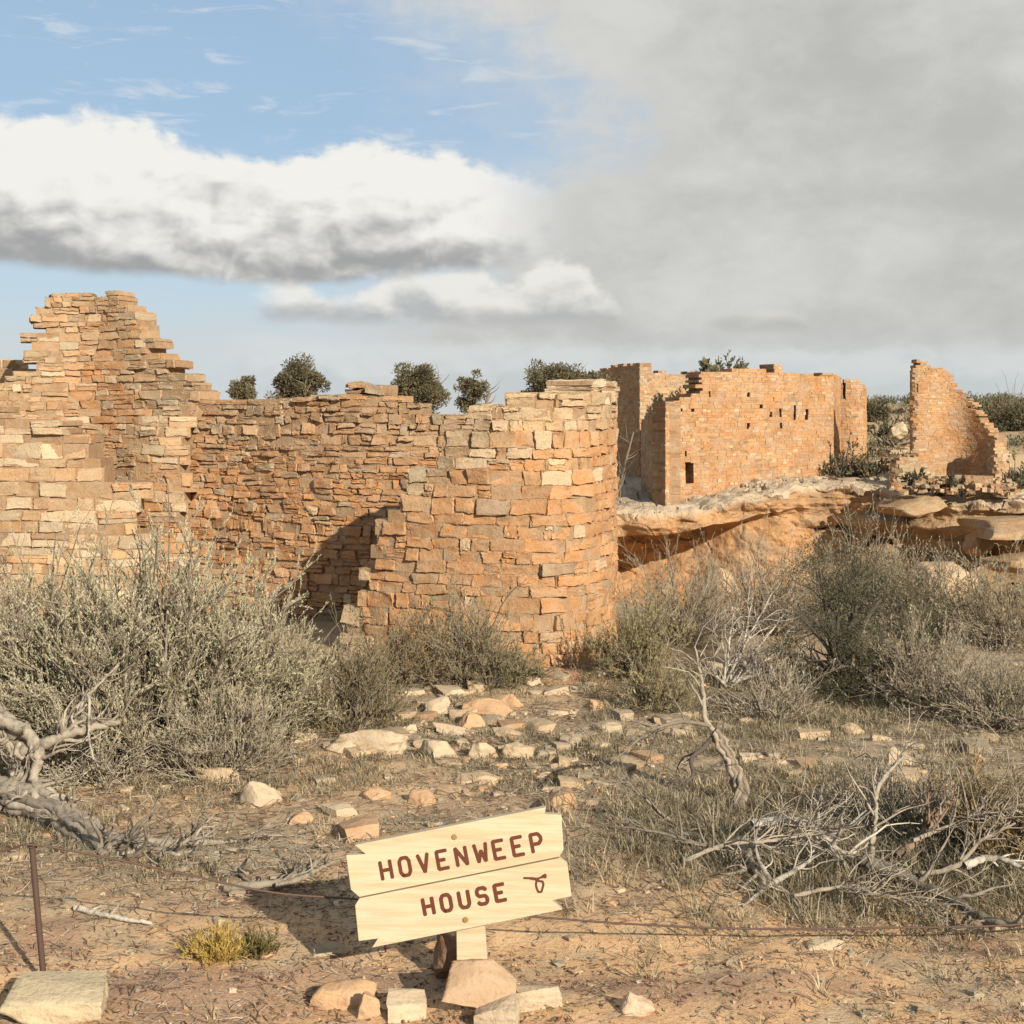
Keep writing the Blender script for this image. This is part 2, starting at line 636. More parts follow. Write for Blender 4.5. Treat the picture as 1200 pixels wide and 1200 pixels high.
def make_wall(name, label, cat, path, top, zb, thick, hr, lr, tint, seed, T=T_HI, bevel=0.006, warp=0.10, rough=0.0026, gap=0.004,
              wav=0.03, mat=None, holes=(), push=0.008, parent=None, mortar=(0.29, 0.17, 0.085), pale=0.07, grey=0.05, ragged=0.05, bottom=None, split=0.18, vary=0.10, minset=0.006, trim=False, fsc=1.0, tone=1.0):
    r = np.random.default_rng(seed)
    S, Zc, Ls, Hs, Hf = [], [], [], [], []
    HR = []
    Upth = CU + FOC * path.P[:, 0] / path.P[:, 1]
    kk = int(np.argmax(Upth)) + 1
    for (u0, v0, u1, v1) in holes:
        q0, q1 = np.interp([u0, u1], Upth[:kk], path.s[:kk])
        dm = np.interp((q0 + q1) / 2, path.s, path.P[:, 1])
        HR.append((q0, q1, EYE - (v1 - HZ) / FOC * dm, EYE - (v0 - HZ) / FOC * dm))

    def put(c, zc, l, h):
        """one stone, cut where an opening crosses it"""
        for (q0, q1, za, zb_) in HR:
            if za < zc + h * 0.2 and zc - h * 0.2 < zb_ and c - l / 2 < q1 - 1e-4 and c + l / 2 > q0 + 1e-4:
                if q0 - (c - l / 2) > 0.03:
                    put((q0 + c - l / 2) / 2, zc, q0 - (c - l / 2), h)
                if (c + l / 2) - q1 > 0.03:
                    put((q1 + c + l / 2) / 2, zc, c + l / 2 - q1, h)
                a, b_ = max(q0, c - l / 2), min(q1, c + l / 2)
                S.append((a + b_) / 2); Zc.append(zc); Ls.append(b_ - a); Hs.append(h); Hf.append(True)
                return
        S.append(c); Zc.append(zc); Ls.append(l); Hs.append(h); Hf.append(False)
    zmax = max(float(top(x)) for x in np.linspace(0, path.L, 200)) + 0.1
    z = zb
    while z < zmax:
        h = r.uniform(*hr)
        s = -r.uniform(0, lr[1])
        while s < path.L:
            l = r.uniform(*lr) * (0.65 if r.random() < 0.25 else 1.0)
            c = s + l / 2
            if trim and s < path.L and s + l > 0:
                e0, e1 = max(s, 0), min(s + l, path.L)
                c, lt = (e0 + e1) / 2, e1 - e0
            else:
                lt = l
            if (trim and s + l > 0.02 and lt > 0.02) or (s > -0.35 * l and s + l < path.L + 0.35 * l):
                zc = z + h / 2
                lim = float(top(np.clip(c, 0, path.L))) + r.normal(0, ragged * 0.5)
                okb = min(float(top(np.clip(c - 0.42 * lt, 0, path.L))), float(top(np.clip(c + 0.42 * lt, 0, path.L)))) > zc - 0.02
                if zc + h * 0.35 < lim + ragged * 0.4 and okb:
                    if h > hr[0] * 1.25 and r.random() < split + (0.35 if lim - zc < 0.2 else 0.0):
                        k = r.uniform(0.38, 0.62)
                        put(c, z + h * k / 2, lt, h * k)
                        put(c, z + h * k + h * (1 - k) / 2, lt, h * (1 - k))
                    else:
                        put(c, zc, lt, h)
            s += l
        z += h
    S, Zc, Ls, Hs, Hf = map(np.array, (S, Zc, Ls, Hs, Hf))
    Zw = Zc + wav * (vnoise(S * 1.3, Zc * 0.9, seed) - 0.5) * 2
    pos, t = path.at(S)
    nrm = np.stack([t[:, 1], -t[:, 0]], 1)
    N = len(S)
    hole = Hf
    tp = top(np.clip(S, 0, path.L))
    loose = np.clip(1 - (tp - Zw) / 0.28, 0, 1)
    dn = r.normal(0, push, N) + loose * np.clip(r.normal(0, push * 1.3, N), -0.03, 0.03)
    A = np.zeros((N, 3, 3))
    A[:, 0, :2] = t
    A[:, 1, :2] = nrm
    A[:, 2, 2] = 1
    # small random turns, larger for the loose cap stones
    ay = (r.normal(0, 0.02, N) + loose * r.normal(0, 0.035, N))[:, None]
    A[:, 0] = A[:, 0] + ay * A[:, 2]
    A[:, 2] = A[:, 2] - ay * A[:, 0]
    az = (r.normal(0, 0.03, N) + loose * r.normal(0, 0.05, N))[:, None]
    a0 = A[:, 0].copy()
    A[:, 0] = A[:, 0] + az * A[:, 1]
    A[:, 1] = A[:, 1] - az * a0
    H = np.stack([np.maximum(Ls / 2 - gap * r.uniform(0.2, 1.2, N), 0.01), np.full(N, thick / 2), np.maximum(Hs / 2 - gap * r.uniform(0.1, 0.8, N), 0.008)], 1)
    Cn = np.zeros((N, 3))
    Cn[:, :2] = pos - nrm * (thick / 2) + nrm * dn[:, None]
    Cn[:, 2] = Zw
    f = tint(S / path.L, Zw, pos)
    f = f + 0.7 * (fbm(S * 1.3 * fsc, Zw * 1.8 * fsc, seed + 2, 3) - 0.5)
    C = stone_colour(N, f, r, pale, grey, vary) * (0.78 + 0.44 * fbm(S * 2.2 * fsc + 5, Zw * 3 * fsc, seed + 6, 3))[:, None]
    if holes:
        # a recessed opening: the stone there is only the back half of the wall
        H[hole, 1] = thick * 0.15
        Cn[hole, :2] = pos[hole] - nrm[hole] * (thick * 0.85)
    C = C * tone
    acc = Acc()
    blocks(acc, Cn, A, H, C, T, bevel, warp, rough, r)
    # mortar bed behind the faces of the stones
    k = ~hole
    Hm = H[k].copy()
    Hm[:, 0] = Ls[k] / 2 + 0.004
    Hm[:, 2] = Hs[k] / 2 + 0.004
    Hm[:, 1] = thick / 2 - (minset + 0.010 * r.random(k.sum()))
    up = (Zw[k] + Hs[k] * 1.2 > tp[k])
    Hm[up, 2] -= 0.015
    Am = np.zeros((k.sum(), 3, 3))
    Am[:, 0, :2] = t[k]; Am[:, 1, :2] = nrm[k]; Am[:, 2, 2] = 1
    Cm = np.zeros((k.sum(), 3))
    Cm[:, :2] = pos[k] - nrm[k] * (thick / 2)
    Cm[:, 2] = Zw[k]
    blocks(acc, Cm, Am, Hm, np.array(mortar)[None] * np.clip(1 + r.normal(0, 0.12, (k.sum(), 1)), 0.7, 1.3), T_LO, 0, 0.02, 0, r)
    o = acc.build(name, mat or M_STONE, parent, 'angle' if len(T[0]) > 90 else False)
    if parent is None:
        tag(o, label, cat, None, 'thing')
    return o


def uxy(pts):
    return [((u - CU) / FOC * d, d) for u, d in pts]


# near curved wall of the round tower
near_path = Path(uxy([(398, 9.56), (470, 9.31), (545, 9.12), (610, 9.03), (662, 9.06), (697, 9.30), (716, 9.68), (722, 10.2)]) + [(0.75, 10.75), (0.62, 11.2)])
near_top = near_path.prof([(398, 745), (403, 713), (418, 682), (422, 655), (440, 635), (432, 600), (440, 585), (463, 563), (488, 553), (492, 536), (527, 512), (533, 489), (556, 484), (576, 470), (600, 458), (612, 452), (650, 452), (654, 462), (672, 460), (690, 450), (722, 452)])
make_wall('ruined_wall', 'curved near wall of the round ruin, left end broken down in steps, orange blocks', 'ruined wall', near_path, near_top, -0.12, 0.34,
          (0.062, 0.115), (0.09, 0.25), lambda s, z, p: 1.1 - 0.55 * smooth(1.2, 1.8, z) - 1.3 * smooth(0.34, 0.06, near_top(s * near_path.L) - z), 3, pale=0.06, grey=0.02, vary=0.07, warp=0.11, split=0.10, push=0.006, tone=1.12)

# inner back wall of the round ruin
back_path = Path(uxy([(212, 11.75), (260, 11.62), (330, 11.33), (410, 11.05), (500, 10.92), (600, 10.92), (690, 10.95)]))
back_top = back_path.prof([(212, 455), (228, 452), (240, 464), (290, 463), (330, 458), (345, 462), (400, 458), (462, 456), (466, 468), (503, 468), (508, 478), (560, 480), (600, 470), (690, 470)])
make_wall('ruined_wall', 'inner back wall of rough rubble stones with a dark diagonal shadow on it', 'ruined wall', back_path, back_top, -0.15, 0.34,
          (0.040, 0.090), (0.07, 0.20), lambda s, z, p: 1.15 - 0.75 * smooth(0.95, 1.6, z), 5, warp=0.17, push=0.011, pale=0.07, wav=0.05, split=0.3, gap=0.006, minset=0.012, tone=0.95)

# tall pointed wall on the left
def tall_tint(s, z, p):
    u = CU + FOC * p[:, 0] / p[:, 1]
    return 0.2 + 1.3 * np.exp(-(((u - 112) / 40) ** 2 + ((z - 1.75) / 0.65) ** 2)) + 0.4 * smooth(1.3, 0.6, z)


tall_path = Path(uxy([(-60, 13.7), (0, 13.9), (60, 14.05), (112, 14.15), (170, 13.9), (242, 13.6)]))
tall_top = tall_path.prof([(-60, 450), (0, 446), (14, 443), (22, 428), (24, 398), (34, 392), (36, 368), (43, 364), (44, 340), (150, 344), (154, 353), (157, 378), (171, 380), (175, 394), (190, 396), (194, 416), (212, 428), (216, 446), (242, 454)])
make_wall('ruined_wall', 'tallest wall on the left, rising in steps to a peak against the sky', 'ruined wall', tall_path, tall_top, -0.1, 0.30,
          (0.045, 0.10), (0.09, 0.27), tall_tint, 7, tone=0.97, warp=0.13, pale=0.12, push=0.010, ragged=0.03, minset=0.009, split=0.3)

# low front wall
low_path = Path(uxy([(-60, 11.2), (20, 11.05), (90, 11.0), (150, 11.05), (190, 11.15)]))
low_top = low_path.prof([(-60, 478), (0, 480), (36, 484), (46, 497), (80, 503), (112, 518), (136, 528), (144, 550), (174, 563), (190, 590), (200, 625)])
make_wall('ruined_wall', 'low wall of wide pale blocks behind the big sagebrush, stepping down towards the right', 'ruined wall', low_path, low_top, -0.15, 0.42,
          (0.06, 0.125), (0.14, 0.36), lambda s, z, p: 0.3 + 0.2 * smooth(1.0, 0.5, z), 19, pale=0.3, push=0.010, tone=1.16)

# pier between the tall wall and the back wall
pier_path = Path(uxy([(126, 11.72), (165, 11.55), (200, 11.48), (221, 11.5)]))
pier_top = pier_path.prof([(128, 545), (133, 500), (160, 492), (166, 482), (202, 470), (223, 466)])
make_wall('ruined_wall', 'broken pier stub between the tallest wall and the inner back wall, orange near its foot', 'ruined wall', pier_path, pier_top, -0.1, 0.30,
          (0.05, 0.105), (0.09, 0.26), lambda s, z, p: 0.9 - 0.75 * smooth(0.95, 1.45, z), 13, pale=0.2, warp=0.13, push=0.010, split=0.3)

# scrap of wall farther left behind
scrap_path = Path(uxy([(-70, 15.2), (-20, 15.0), (27, 14.8)]))
scrap_top = scrap_path.prof([(-70, 415), (0, 421), (14, 424), (24, 436), (27, 446)])
make_wall('ruined_wall', 'scrap of tan wall at the left frame edge behind the tallest wall', 'ruined wall', scrap_path, scrap_top, -0.1, 0.36,
          (0.06, 0.12), (0.14, 0.3), lambda s, z, p: 0.45 + 0 * z, 15)

# ------------------------------------------------------------------ the castle ruin across the canyon
FARK = dict(T=T_LO, bevel=0, warp=0.03, rough=0, gap=0.003, wav=0.03, mat=M_FAR, push=0.004, trim=True, mortar=(0.27, 0.15, 0.072), pale=0.08, grey=0.03, ragged=0.10, split=0.1, vary=0.085, minset=0.004, fsc=0.45, tone=0.98)
castle = thing('castle_ruin', 'large orange stone castle ruin with a dark doorway, standing on the canyon rim', 'ruined castle', (9.0, 51.5, -1.2))
CI = np.array([9.0, 51.5, -1.2])


def far_wall(pts, tp, zb, thick, tint, seed, name='wall', parent=castle, org=CI, hr=(0.075, 0.145), lr=(0.14, 0.42), holes=(), straight=True, **kw):
    p = Path(pts, straight)
    P = dict(FARK)
    P.update(kw)
    o = make_wall(name, None, None, p, p.prof(tp) if isinstance(tp, list) else tp, zb, thick, hr, lr, tint, seed, holes=holes, parent=parent, **P)
    o.location = tuple(-org) if parent is not None else (0, 0, 0)
    return o


def seg(u0, d0, u1, d1, n=30):
    a, b = np.array([(u0 - CU) / FOC * d0, d0]), np.array([(u1 - CU) / FOC * d1, d1])
    return a + (b - a) * np.linspace(0, 1, n)[:, None]


orange = lambda s, z, p: 1.0 - 0.25 * smooth(-0.6, -1.6, z) + 0 * z
loops = [(803, 542, 813, 566), (797, 479, 800, 483), (810, 478, 814, 483), (902, 482, 905, 489), (913, 480, 916, 489), (930, 477, 933, 491), (944, 478, 947, 491),
         (876, 461, 879, 466), (890, 474, 894, 479), (875, 498, 878, 502), (914, 498, 917, 502), (802, 530, 805, 535), (831, 460, 833, 464)]
far_wall(seg(780, 50.0, 977, 53.2), [(780, 473), (797, 468), (812, 462), (817, 450), (818, 434), (850, 436), (880, 431), (903, 436), (906, 425), (920, 426), (922, 435), (955, 438), (962, 442), (977, 441)],
         -2.3, 0.9, orange, 31, 'front_wall', holes=loops)
far_wall(seg(751, 53.8, 780, 50.05), [(751, 492), (758, 483), (768, 477), (780, 473)], -2.2, 0.55, lambda s, z, p: 0.45 + 0 * z, 33, 'side_wall', grey=0.2)
far_wall(seg(700, 60.0, 749.6, 56.5), [(700, 434), (712, 430), (722, 428), (750, 427)], -2.4, 0.55, lambda s, z, p: 0.8 + 0 * z, 35, 'tower_side_wall')
far_wall(seg(750, 56.5, 822, 57.6), [(750, 428), (758, 427), (766, 436), (800, 437), (806, 436), (822, 434)], -2.2, 0.55, lambda s, z, p: 0.5 + 0 * z, 37, 'tower_front_wall', pale=0.2)
far_wall(seg(975, 53.4, 986, 56.5), [(975, 442), (980, 440), (986, 441)], -1.4, 0.5, orange, 41, 'return_wall')
# small round turret at the right end
tc_u, tc_d, tr = 990, 57.2, 0.86
tcx = (tc_u - CU) / FOC * tc_d
ang = np.radians(np.linspace(180, 400, 60))
tp_pts = np.stack([tcx + tr * np.cos(ang), tc_d + tr * np.sin(ang)], 1)
tur_top = lambda x: np.interp(x, [0, 0.45, 0.46, 1.1, 1.12, 2.0, 2.02, 4], [3.15, 3.15, 2.9, 2.9, 3.05, 3.05, 2.75, 2.75])
far_wall(tp_pts, tur_top, -1.0, 0.45, orange, 43, 'turret_wall', holes=[(987, 449, 991, 466)])
far_wall(seg(958, 54.6, 978, 55.0), [(958, 444), (963, 443), (965, 434), (980, 435)], -1.0, 0.5, lambda s, z, p: 0.5 + 0 * z, 45, 'inner_wall')

# pointed tower remnant on the right rim
pt = thing('ruined_tower', 'tall pointed tower remnant with a sloping right edge, alone on the canyon rim', 'ruined tower', (15.5, 51.0, -1.0))
PO = np.array([15.5, 51.0, -1.0])
ttint = lambda s, z, p: 0.7 + 0.35 * smooth(0.35, 0.6, s)
far_wall(uxy([(1066, 50.6), (1072, 50.3), (1090, 50.4), (1110, 50.7), (1130, 50.6), (1150, 50.1), (1168, 49.5)]),
         [(1066, 434), (1071, 424), (1078, 420), (1090, 425), (1097, 432), (1112, 432), (1121, 440), (1124, 456), (1132, 462), (1142, 476), (1150, 492), (1158, 504), (1166, 513)],
         -1.9, 0.5, ttint, 52, 'tower_wall', pt, PO, straight=False, hr=(0.05, 0.10), lr=(0.10, 0.34), ragged=0.30, holes=[(1073, 449, 1076, 460)])
far_wall(uxy([(1157, 49.2), (1170, 48.9), (1190, 49.4)]), [(1157, 520), (1165, 512), (1176, 520), (1186, 535), (1190, 560)], -1.7, 0.5, lambda s, z, p: 0.45 + 0 * z, 53, 'low_wall', pt, PO, straight=False, pale=0.25)
far_wall(uxy([(1042, 49.3), (1056, 49.0), (1078, 49.2), (1096, 49.6)]), [(1042, 545), (1050, 538), (1066, 534), (1085, 540), (1096, 552)], -2.0, 0.5, lambda s, z, p: 0.5 + 0 * z, 55, 'base_wall', pt, PO, straight=False, pale=0.25)
sw = thing('ruined_wall', 'small square stub of wall below the pointed tower remnant', 'ruined wall', (16.0, 47.6, -1.2))
sw['kind'] = 'thing'
far_wall(seg(1131, 47.9, 1163, 47.6), [(1131, 557), (1140, 556), (1163, 560)], -2.1, 0.8, lambda s, z, p: 0.65 + 0 * z, 57, 'front_wall', sw, np.array([16.0, 47.6, -1.2]))

# ------------------------------------------------------------------ canyon cliff
def build_cliff():
    n = 760
    xs = np.linspace(-6, 34, n)
    u_ = CU + FOC * xs / 48.0
    yn = np.interp(xs, [-6, 3.5, 8, 10, 12, 14, 17, 34], [47.4, 47.6, 48.0, 49.4, 49.8, 48.0, 46.6, 46.0])
    yn = yn + (fbm(xs * 0.5, 0 * xs, 61, 3) - 0.5) * 0.7
    zt = np.interp(xs, [-6, 3.5, 5.5, 7.6, 10, 12, 14.2, 17, 34], [-1.7, -1.68, -1.62, -1.28, -0.92, -0.80, -1.15, -1.25, -1.0])
    zt = zt + (fbm(xs * 0.8, 0 * xs + 5, 63, 3) - 0.5) * 0.22
    ov = np.interp(xs, [-6, 3, 6.5, 8.2, 9.6, 11, 13, 16, 34], [3.2, 3.2, 2.6, 1.1, 0.45, 0.25, 0.15, 0.3, 0.3])
    cav = np.exp(-((xs - 16.6) / 0.75) ** 2) * 2.2
    th = 0.62 + 0.3 * fbm(xs * 0.6, 0 * xs, 67, 2)
    th = np.where(xs > 12.5, th * 0.9, th)
    cols = []
    prof = [(12, 0.9, 0), (7, 0.5, 0), (4.2, 0.25, 0), (2.6, 0.14, 0), (1.5, 0.08, 0), (0.7, 0.0, 0), (0.25, -0.06, 0), (0.06, -0.16, 0)]
    for dy, dz, _ in prof:
        cols.append(np.stack([xs, yn + dy, zt + dz], 1))
    for f in (0.3, 0.6, 0.85, 1.0):
        cols.append(np.stack([xs, yn + 0.03 * f, zt - 0.16 - (th - 0.16) * f], 1))
    for f in (0.2, 0.5, 0.8, 1.0):
        cols.append(np.stack([xs, yn + ov * f, zt - th - 0.22 * f ** 2], 1))
    for dz, bk in ((0.5, 1.0), (0.8, 1.02), (1.1, 1.0), (1.4, 0.96), (1.7, 0.9), (2.0, 0.78), (2.3, 0.6), (2.6, 0.35), (2.9, 0.05), (3.2, -0.4), (3.6, -1.0), (4.2, -2.2), (5.0, -4.0), (7.0, -9.0)):
        y = yn + ov * bk if bk > 0 else yn + bk * 1.6
        y = y + cav * np.exp(-((dz - 1.0) / 0.55) ** 2) * (xs > 0)
        cols.append(np.stack([xs, y, zt - th - 0.22 - dz], 1))
    G = np.stack(cols, 0)                                   # (profile, along, 3)
    m = G.shape[0]
    # densify the profile
    q = np.linspace(0, m - 1, 250)
    i0 = np.clip(q.astype(int), 0, m - 2)
    f = (q - i0)[:, None, None]
    G = G[i0] * (1 - f) + G[i0 + 1] * f
    x, y, z = G[..., 0], G[..., 1], G[..., 2]
    rel = z - zt[None]
    face = smooth(-0.1, -0.4, rel)
    # bedding: ledges follow height; joints follow x
    bed = (vnoise(z * 2.6 + 0.12 * x, x * 0.22, 71) - 0.5) * 0.55 + (vnoise(z * 7, x * 0.5, 73) - 0.5) * 0.2
    lump = (fbm(x * 0.7, z * 1.1 + y * 0.3, 75, 4) - 0.5) * 1.0
    y = y + face * (lump * 0.9 + bed * smooth(9.5, 12.5, x) * 1.1 + bed * 0.12)
    # bedding of the rim, cracks and broken edges
    rim = smooth(0.0, -0.12, rel) * smooth(-1.1, -0.7, rel)
    y = y + rim * ((vnoise(z * 5.5 + 0.2 * x, x * 0.35, 101) - 0.5) * 0.5 + (vnoise(x * 1.1, z * 0.8, 103) - 0.5) * 0.55 + (fbm(x * 3.5, z * 6, 105, 3) - 0.5) * 0.22)
    crack = smooth(0.030, 0.0, np.abs(fbm(x * 0.55 + z * 0.4, z * 0.8 + y * 0.25, 107, 3) - 0.5)) * face
    y = y + crack * 0.35 * smooth(10, 12, x) + crack * 0.08
    y = y + face * (fbm(x * 2.8, z * 3.6, 109, 4) - 0.5) * 0.28
    # jointed slabs on the ledge top
    tcrack = smooth(0.028, 0.0, np.abs(fbm(x * 0.5 + y * 0.5, y * 0.8 - x * 0.2, 111, 3) - 0.5)) * (1 - face)
    z = z - tcrack * 0.25 + (1 - face) * (fbm(x * 2.6, y * 2.6, 113, 4) - 0.5) * 0.22
    z = z + (1 - face) * ((fbm(x * 0.6 + y * 0.2, y * 0.9, 79, 4) - 0.5) * 0.5 + np.floor(fbm(x * 0.35, y * 0.7, 83, 2) * 6) * 0.07 - 0.2)
    V = np.stack([x, y, z], -1)
    pale = np.array([0.40, 0.305, 0.205])
    orng = np.array([0.37, 0.195, 0.082])
    brown = np.array([0.16, 0.10, 0.055])
    mott = np.array([0.27, 0.19, 0.105])
    C = pale[None, None] * (1 - face[..., None]) + orng[None, None] * face[..., None]
    right = (smooth(10.8, 13, x) * face)[..., None]
    C = C * (1 - 0.6 * right) + mott * 0.6 * right
    streak = smooth(0.62, 0.75, vnoise(x * 2.4, z * 0.18, 91))[..., None] * face[..., None] * 0.5 * smooth(8, 10, x)[..., None]
    C = C * (1 - streak) + brown * streak
    lich = smooth(0.55, 0.72, fbm(x * 1.5, y * 1.2 + z * 2, 93, 4))[..., None] * 0.5
    C = C * (1 - lich) + np.array([0.17, 0.13, 0.085]) * lich
    C = C * (0.7 + 0.6 * fbm(x * 1.8, z * 4 + y * 0.8, 115, 4))[..., None]
    i = (np.arange(G.shape[0] - 1)[:, None] * n + np.arange(n - 1)[None]).ravel()
    F = np.stack([i, i + n, i + n + 1, i + 1], 1)
    o = mesh('canyon_cliff', V.reshape(-1, 3), F, stone_mat('sandstone', 1.4, 0.9, 0.15, 0.3), None, C.reshape(-1, 3), 'angle')
    tag(o, 'orange sandstone canyon rim with a pale overhanging ledge', 'cliff', None, 'structure')


build_cliff()

# ------------------------------------------------------------------ rocks
T_RK = cube_grid(list(np.tan(np.linspace(-1, 1, 15) * 0.72) / math.tan(0.72)))


def rock_mesh(size, seed, angular=0.6, warp=0.22, cuts=5):
    r = np.random.default_rng(seed)
    TV, TF = T_RK
    n = TV / np.linalg.norm(TV, axis=1, keepdims=True)
    P = TV * angular + n * 1.15 * (1 - angular)
    w = np.stack([((1 + sx * TV[:, 0]) * (1 + sy * TV[:, 1]) * (1 + sz * TV[:, 2])) / 8 for sx in (-1, 1) for sy in (-1, 1) for sz in (-1, 1)], 1)
    P = P + w @ np.clip(r.normal(0, warp, (8, 3)), -2 * warp, 2 * warp)
    for k in range(cuts + (5 if angular < 0.78 else 1)):
        d = r.normal(0, 1, 3)
        if k % 3 == 0:
            d[2] = abs(d[2]) + 0.6
        d /= np.linalg.norm(d)
        lim = r.uniform(0.55, 0.95)
        ex = np.maximum(0, P @ d - lim)
        P = P - ex[:, None] * d * 0.86
    o = r.uniform(0, 50, 3)
    q = P * 1.6 + o
    amp = 1.0 if angular < 0.78 else 0.45
    nz = amp * (fbm(q[:, 0] + q[:, 2] * 0.7, q[:, 1] - q[:, 2] * 0.6, seed, 5) - 0.5) * 0.30
    # bedding lines eaten into the sides
    bed = amp * (vnoise(P[:, 2] * 5 + o[0], P[:, 0] * 0.7 + P[:, 1] * 0.5, seed + 3) - 0.5) * 0.16
    h = n * np.array([1, 1, 0.3])
    P = P + n * nz[:, None] + h * bed[:, None]
    P = P + r.normal(0, 0.008, P.shape)
    ext = P.max(0) - P.min(0)
    return P / ext * np.asarray(size), TF


RSAND = (0.42, 0.295, 0.175)
RPALE = (0.425, 0.322, 0.21)
RORNG = (0.44, 0.26, 0.135)
RGREY = (0.30, 0.235, 0.155)


def add_rock(label, x, y, z, size, colr, seed, rot=(0, 0, 0), angular=0.6, name='rock', cat='rock', group=None, warp=0.22, cuts=5, mat=None):
    V, F = rock_mesh(size, seed, angular, warp, cuts)
    r = np.random.default_rng(seed + 5)
    C = np.array(colr)[None] * (1 + 0.16 * (fbm(V[:, 0] * 14 + seed, V[:, 1] * 14 + V[:, 2] * 9, seed, 3) - 0.5)[:, None] * 2)
    o = mesh(name, V, F, mat or M_ROCK, None, C, 'round')
    o.location = (x, y, z)
    o.rotation_euler = rot
    return tag(o, label, cat, group)


def rk(label, u, v, w, h, colr, seed, dep=1.0, sink=0.3, rot=(0, 0, 0), angular=0.6, **kw):
    """rock whose foot stands at photo point (u, v), w x h photo pixels"""
    d = gd(v)
    W, Hh = w / FOC * d, h / FOC * d
    D = W * dep
    x, y = (u - CU) / FOC * d, d + D * 0.3
    if v < 1000 and d < 20:
        Hh *= 0.92
        sink = min(0.45, sink + 0.14)
    Hh *= 0.88
    full = Hh / (1 - sink)
    z = float(gz(x, y)) + full * (0.5 - sink)
    return add_rock(label, x, y, z, (W, D, full), colr, seed, rot, angular, **kw)


rk('long pale block with a dark hollow in its face, below the dark bush', 436, 890, 84, 38, RPALE, 101, 0.5, 0.2, (0, 0.06, -0.2), 0.75)
rk('flat pale wedge lying against the left foot of the long hollow block', 402, 892, 42, 18, RPALE, 102, 0.7, 0.2, (0, 0.1, 0.3), 0.6)
rk('small rounded pale stone left of the long hollow block', 355, 876, 32, 17, RPALE, 103, 0.8)
rk('smooth pale boulder alone on the orange sand', 304, 948, 54, 34, RPALE, 104, 0.9, 0.3, (0.1, 0.25, 0.5), 0.5)
rk('long low half buried stone uphill of the smooth pale boulder', 252, 916, 64, 24, RSAND, 105, 0.5, 0.4, (0, 0.2, -0.5), 0.5)
rk('squarish upright tan stone at the top of the rubble', 512, 838, 32, 28, RPALE, 106, 0.8, 0.2, (0, 0, 0.3), 0.75)
rk('large pale stone with a steep face beside the long hollow block', 517, 895, 44, 32, RPALE, 107, 0.8, 0.2, (0.2, 0.1, 0.4), 0.65)
rk('pale pointed stone right of the steep faced one', 565, 891, 40, 25, RPALE, 108, 0.8, 0.2, (0.1, 0.2, 0.8), 0.55)
rk('grey tan stone with a shaded left side at the rubble edge', 607, 893, 36, 24, RSAND, 109, 0.8, 0.2, (0, 0.3, 0.2), 0.6)
rk('long flat orange slab in the middle of the rubble', 572, 839, 66, 20, RORNG, 110, 0.6, 0.25, (0.1, 0.15, -0.2), 0.75)
rk('upright orange slab leaning behind the long flat slab', 600, 829, 26, 26, RORNG, 111, 0.5, 0.15, (0.1, 0.5, -0.2), 0.75)
rk('chunky orange stone below the long flat orange slab', 553, 853, 34, 20, RORNG, 112, 0.8, 0.2, (0, 0, 0.5), 0.7)
rk('long thin pale slab tilted across the rubble', 531, 862, 52, 17, RPALE, 113, 0.5, 0.2, (0, 0.28, -0.2), 0.75)
rk('long thin tan slab tilted towards the right of the rubble', 598, 867, 58, 15, RSAND, 114, 0.4, 0.2, (0, 0.22, -0.3), 0.75)
rk('round pale stone next to the dark bush at the rubble edge', 477, 863, 26, 16, RPALE, 115, 0.9)
rk('blocky pale stone under the small round bush', 558, 812, 22, 14, RSAND, 116, 0.9, 0.2, (0, 0, 0.4), 0.7)
rk('pale triangular stone beside the small round bush', 626, 806, 26, 14, RPALE, 117, 0.8, 0.2, (0, 0.2, 0.5), 0.5)
rk('pale block half set in the red path', 655, 815, 34, 11, RPALE, 118, 0.8, 0.3, (0, 0, 0.1), 0.8)
rk('orange rounded stone below the red path', 699, 834, 28, 18, RORNG, 119, 0.8, 0.25, (0, 0.3, 0.2), 0.5)
rk('bright pale stone in the dry grass below the tall tower edge', 714, 861, 34, 18, RPALE, 120, 0.8, 0.2, (0, 0.15, 0.2), 0.6)
rk('thin pale slab lying flat below the red path', 660, 838, 40, 6, RPALE, 121, 0.5, 0.3, (0, 0.05, 0.1), 0.8)
rk('broad flat tan stone just above the sign', 559, 922, 68, 14, RSAND, 122, 0.5, 0.35, (0, 0, 0.1), 0.55)
rk('small orange domed stone on the sand above the sign', 496, 947, 36, 19, RORNG, 123, 0.8, 0.3, (0, 0.2, 0.2), 0.5)
rk('low orange stone left of the small domed one', 442, 942, 32, 14, RORNG, 124, 0.7, 0.35, (0, 0.1, -0.1), 0.5)
rk('flat half buried orange stone in the sand left of the sign', 356, 970, 30, 12, RORNG, 125, 0.9, 0.4)
rk('thin pale chip right above the corner of the sign', 644, 928, 34, 7, RPALE, 126, 0.5, 0.3, (0, 0.05, 0), 0.75)
rk('small flat pale stone in the gap between two rubble slabs', 638, 915, 26, 8, RSAND, 127, 0.7, 0.3)
rk('pale stone at the foot of the dead tree trunk top', 803, 862, 36, 14, RPALE, 128, 0.7, 0.3, (0, 0.1, 0.1), 0.6)
rk('long pale stone showing on the slope right of the dead tree', 1063, 903, 42, 16, RPALE, 129, 0.5, 0.3, (0, 0.25, -0.2), 0.6)
rk('flat pale stone upslope of the long pale one on the right', 1075, 882, 26, 9, RPALE, 130, 0.7, 0.3)
rk('flat pale stone among grass under the dark juniper', 1036, 869, 28, 9, RPALE, 131, 0.7, 0.3)
rk('tan stone in the grass beside the dead tree trunk', 938, 915, 30, 10, RSAND, 132, 0.7, 0.35)
